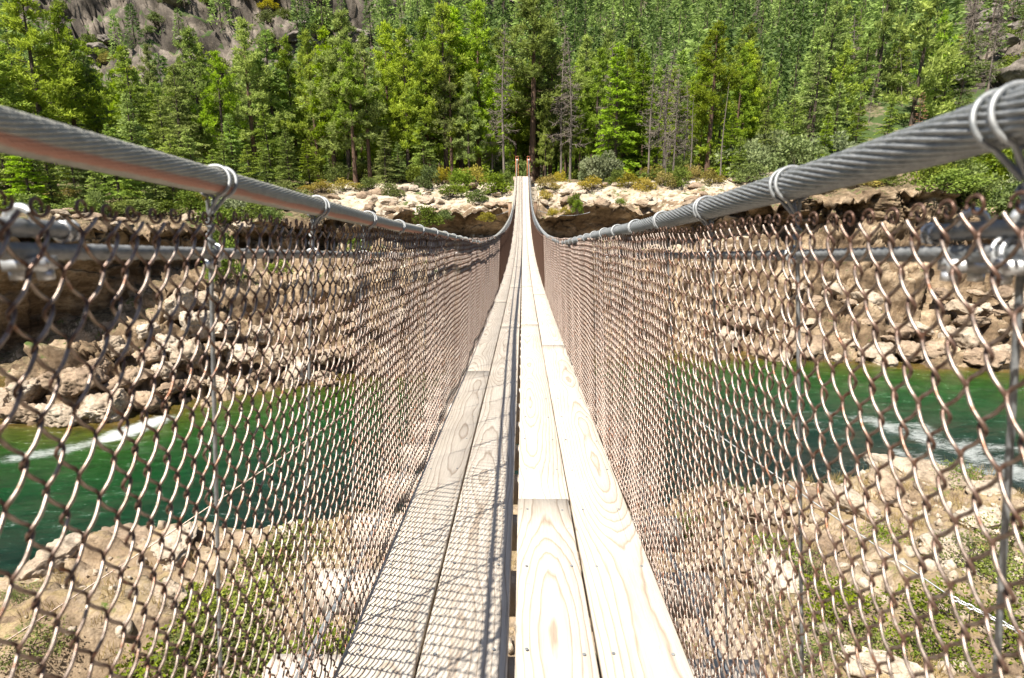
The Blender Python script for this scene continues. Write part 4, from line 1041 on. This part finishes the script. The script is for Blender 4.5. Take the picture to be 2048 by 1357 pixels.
for a in [(640, 392, 60, 22, 'y', 55), (690, 393, 60, 20, 'y', 56), (740, 388, 50, 22, 'g', 56), (780, 395, 46, 24, 'g', 54), (835, 385, 46, 36, 'g', 58), (862, 392, 50, 40, 'g', 57), (885, 380, 40, 34, 'y', 59), (920, 378, 60, 34, 'g', 57), (945, 366, 60, 34, 'y', 60), (905, 395, 60, 22, 'g', 54.5), (985, 385, 60, 34, 'g', 56), (1008, 375, 40, 30, 'g', 58), (955, 398, 50, 22, 'g', 53),
          (850, 448, 60, 34, 'g', 48), (885, 440, 40, 22, 'g', 49), (975, 440, 36, 18, 'y', 49.5), (1095, 380, 44, 26, 'y', 57), (1090, 392, 30, 18, 'y', 54), (1120, 372, 30, 22, 'y', 60), (1182, 380, 52, 22, 'y', 57), (1258, 382, 52, 30, 'y', 57), (1290, 386, 46, 26, 'y', 56), (1235, 380, 40, 26, 'g', 58), (1330, 386, 50, 30, 'y', 57), (1360, 388, 50, 34, 'g', 57), (1380, 376, 50, 30, 'y', 59), (1420, 386, 50, 30, 'y', 57), (1150, 400, 26, 26, 'g', 51.5), (1155, 424, 22, 24, 'g', 50), (1240, 408, 22, 12, 'g', 51), (1105, 430, 26, 16, 'y', 50), (1130, 425, 20, 14, 'y', 50),
          (1205, 374, 74, 52, 'w', 60), (1180, 366, 50, 44, 'w', 62), (1480, 360, 90, 60, 'w', 60), (1530, 330, 110, 70, 'w', 64), (1560, 300, 110, 70, 'w', 68), (1470, 330, 80, 70, 'g', 62), (1600, 330, 90, 60, 'w', 60), (1650, 290, 100, 60, 'w', 66), (1500, 380, 60, 34, 'g', 57), (1640, 370, 60, 24, 'y', 52), (1720, 355, 70, 24, 'y', 52), (1590, 375, 60, 22, 'g', 52), (1780, 345, 60, 24, 'g', 52),
          (480, 440, 100, 44, 'w', 48), (430, 470, 90, 40, 'g', 45), (540, 430, 90, 40, 'w', 50), (520, 470, 80, 36, 'g', 46), (600, 440, 70, 34, 'g', 50), (450, 560, 66, 90, 'g', 40.5), (440, 505, 50, 44, 'g', 42), (400, 420, 60, 30, 'y', 50), (560, 400, 60, 24, 'g', 55), (330, 430, 70, 30, 'g', 46), (250, 425, 60, 26, 'g', 44), (160, 430, 70, 30, 'g', 42), (60, 425, 80, 36, 'g', 41),
          (560, 545, 50, 30, 'g', 42), (640, 480, 60, 30, 'g', 47), (720, 500, 50, 26, 'g', 45)]:
    shrub_at(*a)
rs = np.random.default_rng(55)
for i in range(46):   # leafy slope at the right
    px = rs.uniform(1850, 2120); Y = rs.uniform(46, 60); p = at(px, 400, Y); py = proj((p[0], Y, ground(p[0], Y)))[1]
    shrub_at(px, py, rs.uniform(60, 120), rs.uniform(36, 75), 'g' if rs.uniform() < .85 else 'w', Y)
for i in range(16):   # bushes on the cliff top at the left
    px = rs.uniform(-60, 640); Y = rs.uniform(41, 58); p = at(px, 400, Y); yt = float(far_profile(np.array([p[0]/Y]))[0][0, 3]); Y = max(Y, yt+.4); py = proj((at(px, 400, Y)[0], Y, ground(p[0], Y)))[1]
    shrub_at(px, py, rs.uniform(40, 100), rs.uniform(18, 44), ['g', 'g', 'w', 'g', 'y'][i % 5], Y)
for i in range(34):   # undergrowth below the forest edge
    px = rs.uniform(-60, 1500); Y = rs.uniform(61, 70); p = at(px, 375, Y)
    shrub_at(px, 375, rs.uniform(40, 90), rs.uniform(18, 46), 'g' if rs.uniform() < .7 else 'y', Y)
for i in range(110):   # bushes on the hill rocks
    px = rs.uniform(120, 700) if i < 80 else rs.uniform(1850, 2080); q = ray(px, 60)[0]/ray(px, 60)[1]; Y = rs.uniform(122, 165) if i < 80 else rs.uniform(95, 170)
    x = q*Y; z = ground(x, Y); s = rs.uniform(1.2, 2.6)
    o = put(SH_G[i % 3] if i % 4 else SH_Y[i % 2], 'shrub', '', 'shrub', (x, Y, z-.3), rs.uniform(0, 6), (s, s, s*.8), 'bushes on the stony hillsides'); o['desc'] = 'round green bush' if i % 4 else 'round yellowish bush'; fs.append(o)
rank_labels(fs, lambda o, w: '%s beyond the river, %s from the left' % (o['desc'], w))
for o in fs:
    if len(o['label'].split()) > 15: o['label'] = o['label'].replace(' beyond the river', '')

# near bank brambles and grass
BR_ = [shrub(800+i, 1.0, .7,   .105, 1200, M['bright'], clump=40) for i in range(3)]; BG = [shrub(810+i, 1.0, .7, .075, 1500, M['shrub'], clump=40) for i in range(2)]
nbs = []
def nhit(px, py):
    r_ = ray(px, py)
    for Y in np.arange(3, 26, .05):
        p = CAM+r_*(Y/r_[1])
        if p[2] <= nz(p[0], p[1]): return p
for px, py, w, k in [(560, 1130, 170, 0), (500, 1230, 190, 0), (420, 1300, 190, 0), (540, 1330, 220, 0), (350, 1340, 170, 0), (660, 1300, 150, 0), (600, 1080, 110, 0), (400, 1220, 120, 0),
                     (1480, 1000, 90, 0), (1455, 1020, 70, 1), (1380, 1060, 70, 1), (1550, 1110, 90, 1), (1930, 960, 90, 1), (1950, 1120, 130, 1), (2020, 1080, 120, 1), (1930, 1260, 200, 1), (2030, 1300, 180, 1), (1680, 1210, 130, 0), (1700, 1290, 130, 1), (1610, 1130, 100, 1), (1560, 1240, 110, 1), (1780, 1080, 90, 1), (2040, 1180, 150, 1), (1870, 1330, 150, 1), (1640, 1330, 120, 1), (60, 1290, 120, 1), (40, 1190, 60, 1), (1690, 965, 30, 1), (1540, 960, 30, 1)]:
    p = nhit(px, py)
    if p is None: continue
    s = w/F_PX*np.linalg.norm(p)*.5
    o = put((BG if k else BR_)[int(rng.integers(0, 2))], 'bramble', '', 'shrub', (p[0], p[1], nz(p[0], p[1])-.1), rng.uniform(0, 6), (s, s, min(s, 1.0)*.8), 'low bushes on the near bank'); o['desc'] = 'low green bush' if k else 'bright green leafy bramble'; nbs.append(o)
rank_labels(nbs, lambda o, w: '%s on the near bank, %s from the left' % (o['desc'], w))
def grass():
    rr = np.random.default_rng(66); n = 900; xs_, ys_ = [], []
    B = []; 
    while len(B) < n:
        x = rr.uniform(-17, 21); y = rr.uniform(5.5, 21); ye = np.interp(x, EP[:, 0], EP[:, 1])
        if y > ye-.1 or vnoise(np.array([[x*.6, y*.6, 0]]), 9)[0] < -.1: continue
        B.append((x, y, nz(x, y)))
    B = np.array(B); k = 26; b = np.repeat(B, k, 0)+rr.normal(0, .1, (n*k, 3))*np.array([1, 1, .1]); b[:, 2] -= .03
    D = rr.normal(0, .35, (n*k, 3))+np.array([0, 0, 1]); V, Fq = quads(b, D, rr.uniform(.12, .38, n*k), rr.uniform(.008, .016, n*k), rr)
    link('dry_grass', mesh('dry_grass', V, Fq, M['drygrass'], False, {'var': np.repeat(rr.uniform(0, 1, n*k), 4)}), label='straw-coloured dry grass between the rocks of the near bank', category='grass', kind='stuff')
grass()

def gravel():
    rr = np.random.default_rng(67); V0, F0 = ico(1); Vs, Fs = [], []; n = 3200; k = 0
    cx = rr.normal(size=(60, 2))*np.array([9, 4])+np.array([2, 13])
    while k < n:
        if rr.uniform() < .6: c = cx[rr.integers(0, 60)]; x, y = c+rr.normal(0, .8, 2)
        else: x, y = rr.uniform(-17, 21), rr.uniform(5.5, 21)
        if not (-18 < x < 22 and 5 < y < np.interp(x, EP[:, 0], EP[:, 1])-.1): continue
        s_ = .03+.13*rr.uniform()**3; P = V0*(1+rr.normal(0, .16, (len(V0), 1)))*s_*rr.uniform(.6, 1.3, 3)
        a = rr.uniform(0, 6.28); ca, sa = math.cos(a), math.sin(a); P = P@np.array([[ca, -sa, 0], [sa, ca, 0], [0, 0, 1]])
        Vs.append(P+np.array([x, y, nz(x, y)+s_*.15])); Fs.append(F0+k*len(V0)); k += 1
    link('gravel', mesh('gravel', np.concatenate(Vs), np.concatenate(Fs), M['boulder']), label='loose pale stones strewn over the near bank', category='gravel', kind='stuff')
gravel()

# ------------------------------------------------------------------ anchor posts, stays, chain
def rope(name, label, pts, r, sag=0, m='galv', n=60):
    a, b_ = np.array(pts[0]), np.array(pts[1]); t = np.linspace(0, 1, n)[:, None]; P = a+(b_-a)*t; P[:, 2] -= sag*4*t[:, 0]*(1-t[:, 0])
    V, Fq = tubes(P[None], r, 8); return thing(name, label, 'cable', tuple(a), data=mesh(name, V-a, Fq, M[m], True))
for px, lab in ((1020, 'short brown post left of the far bridge end'), (1071, 'short brown post right of the far bridge end')):
    p = at(px, 428, 50.3); mb = MB(); mb.box((0, 0, .1), (.13, .13, .75)); mb.box((0, 0, .87), (.15, .15, .03))
    thing('anchor_post', lab, 'post', tuple(p), data=mb.build('anchor_post', M['post']))
rope('stay_cable', 'thin sagging cable tied to the post left of the far bridge end', (at(1018, 422, 50.3), at(868, 410, 51.5)), .022, .75)
rope('stay_cable', 'thin sagging cable tied to the post right of the far bridge end', (at(1073, 420, 50.3), at(1180, 425, 50.8)), .02, .35)
gA = np.array([.72, 9.2, float(deck(9.2))-.12]); gB = at(1905, 1196, 5.2); gC = at(2200, 1345, 4.5)
rope('guy_wire', 'thin pale guy wire slanting down to the chain on the right', (gA, gB), .0075, .05)
gA2 = np.array([-.72, 9.2, float(deck(9.2))-.12]); rope('guy_wire', 'thin dark guy wire slanting down to the left under the bridge', (gA2, at(-60, 1330, 5.4)), .008, .05, m='mesh')
mc = MB(); ch = thing('chain', 'galvanised chain at the lower right end of the guy wire', 'chain', tuple(gB))
dirc = (gC-gB); Lc = np.linalg.norm(dirc); dirc /= Lc; nl = int(Lc/.062)
sidev = np.cross(dirc, [0, 0, 1]); sidev /= np.linalg.norm(sidev); upv = np.cross(sidev, dirc)
aa = np.linspace(0, 2*PI, 16, endpoint=False)
for i in range(nl):
    u = sidev if i % 2 else upv; c = dirc*(i*.062+.02)
    pts = np.stack([c+dirc*(.042*math.cos(t)*1.0)+u*(.02*math.sin(t)) for t in aa])
    V, Fq = tubes(pts[None], .0065, 6, closed=True); link('link', mesh('link', V, Fq, M['clamp'], True), ch)
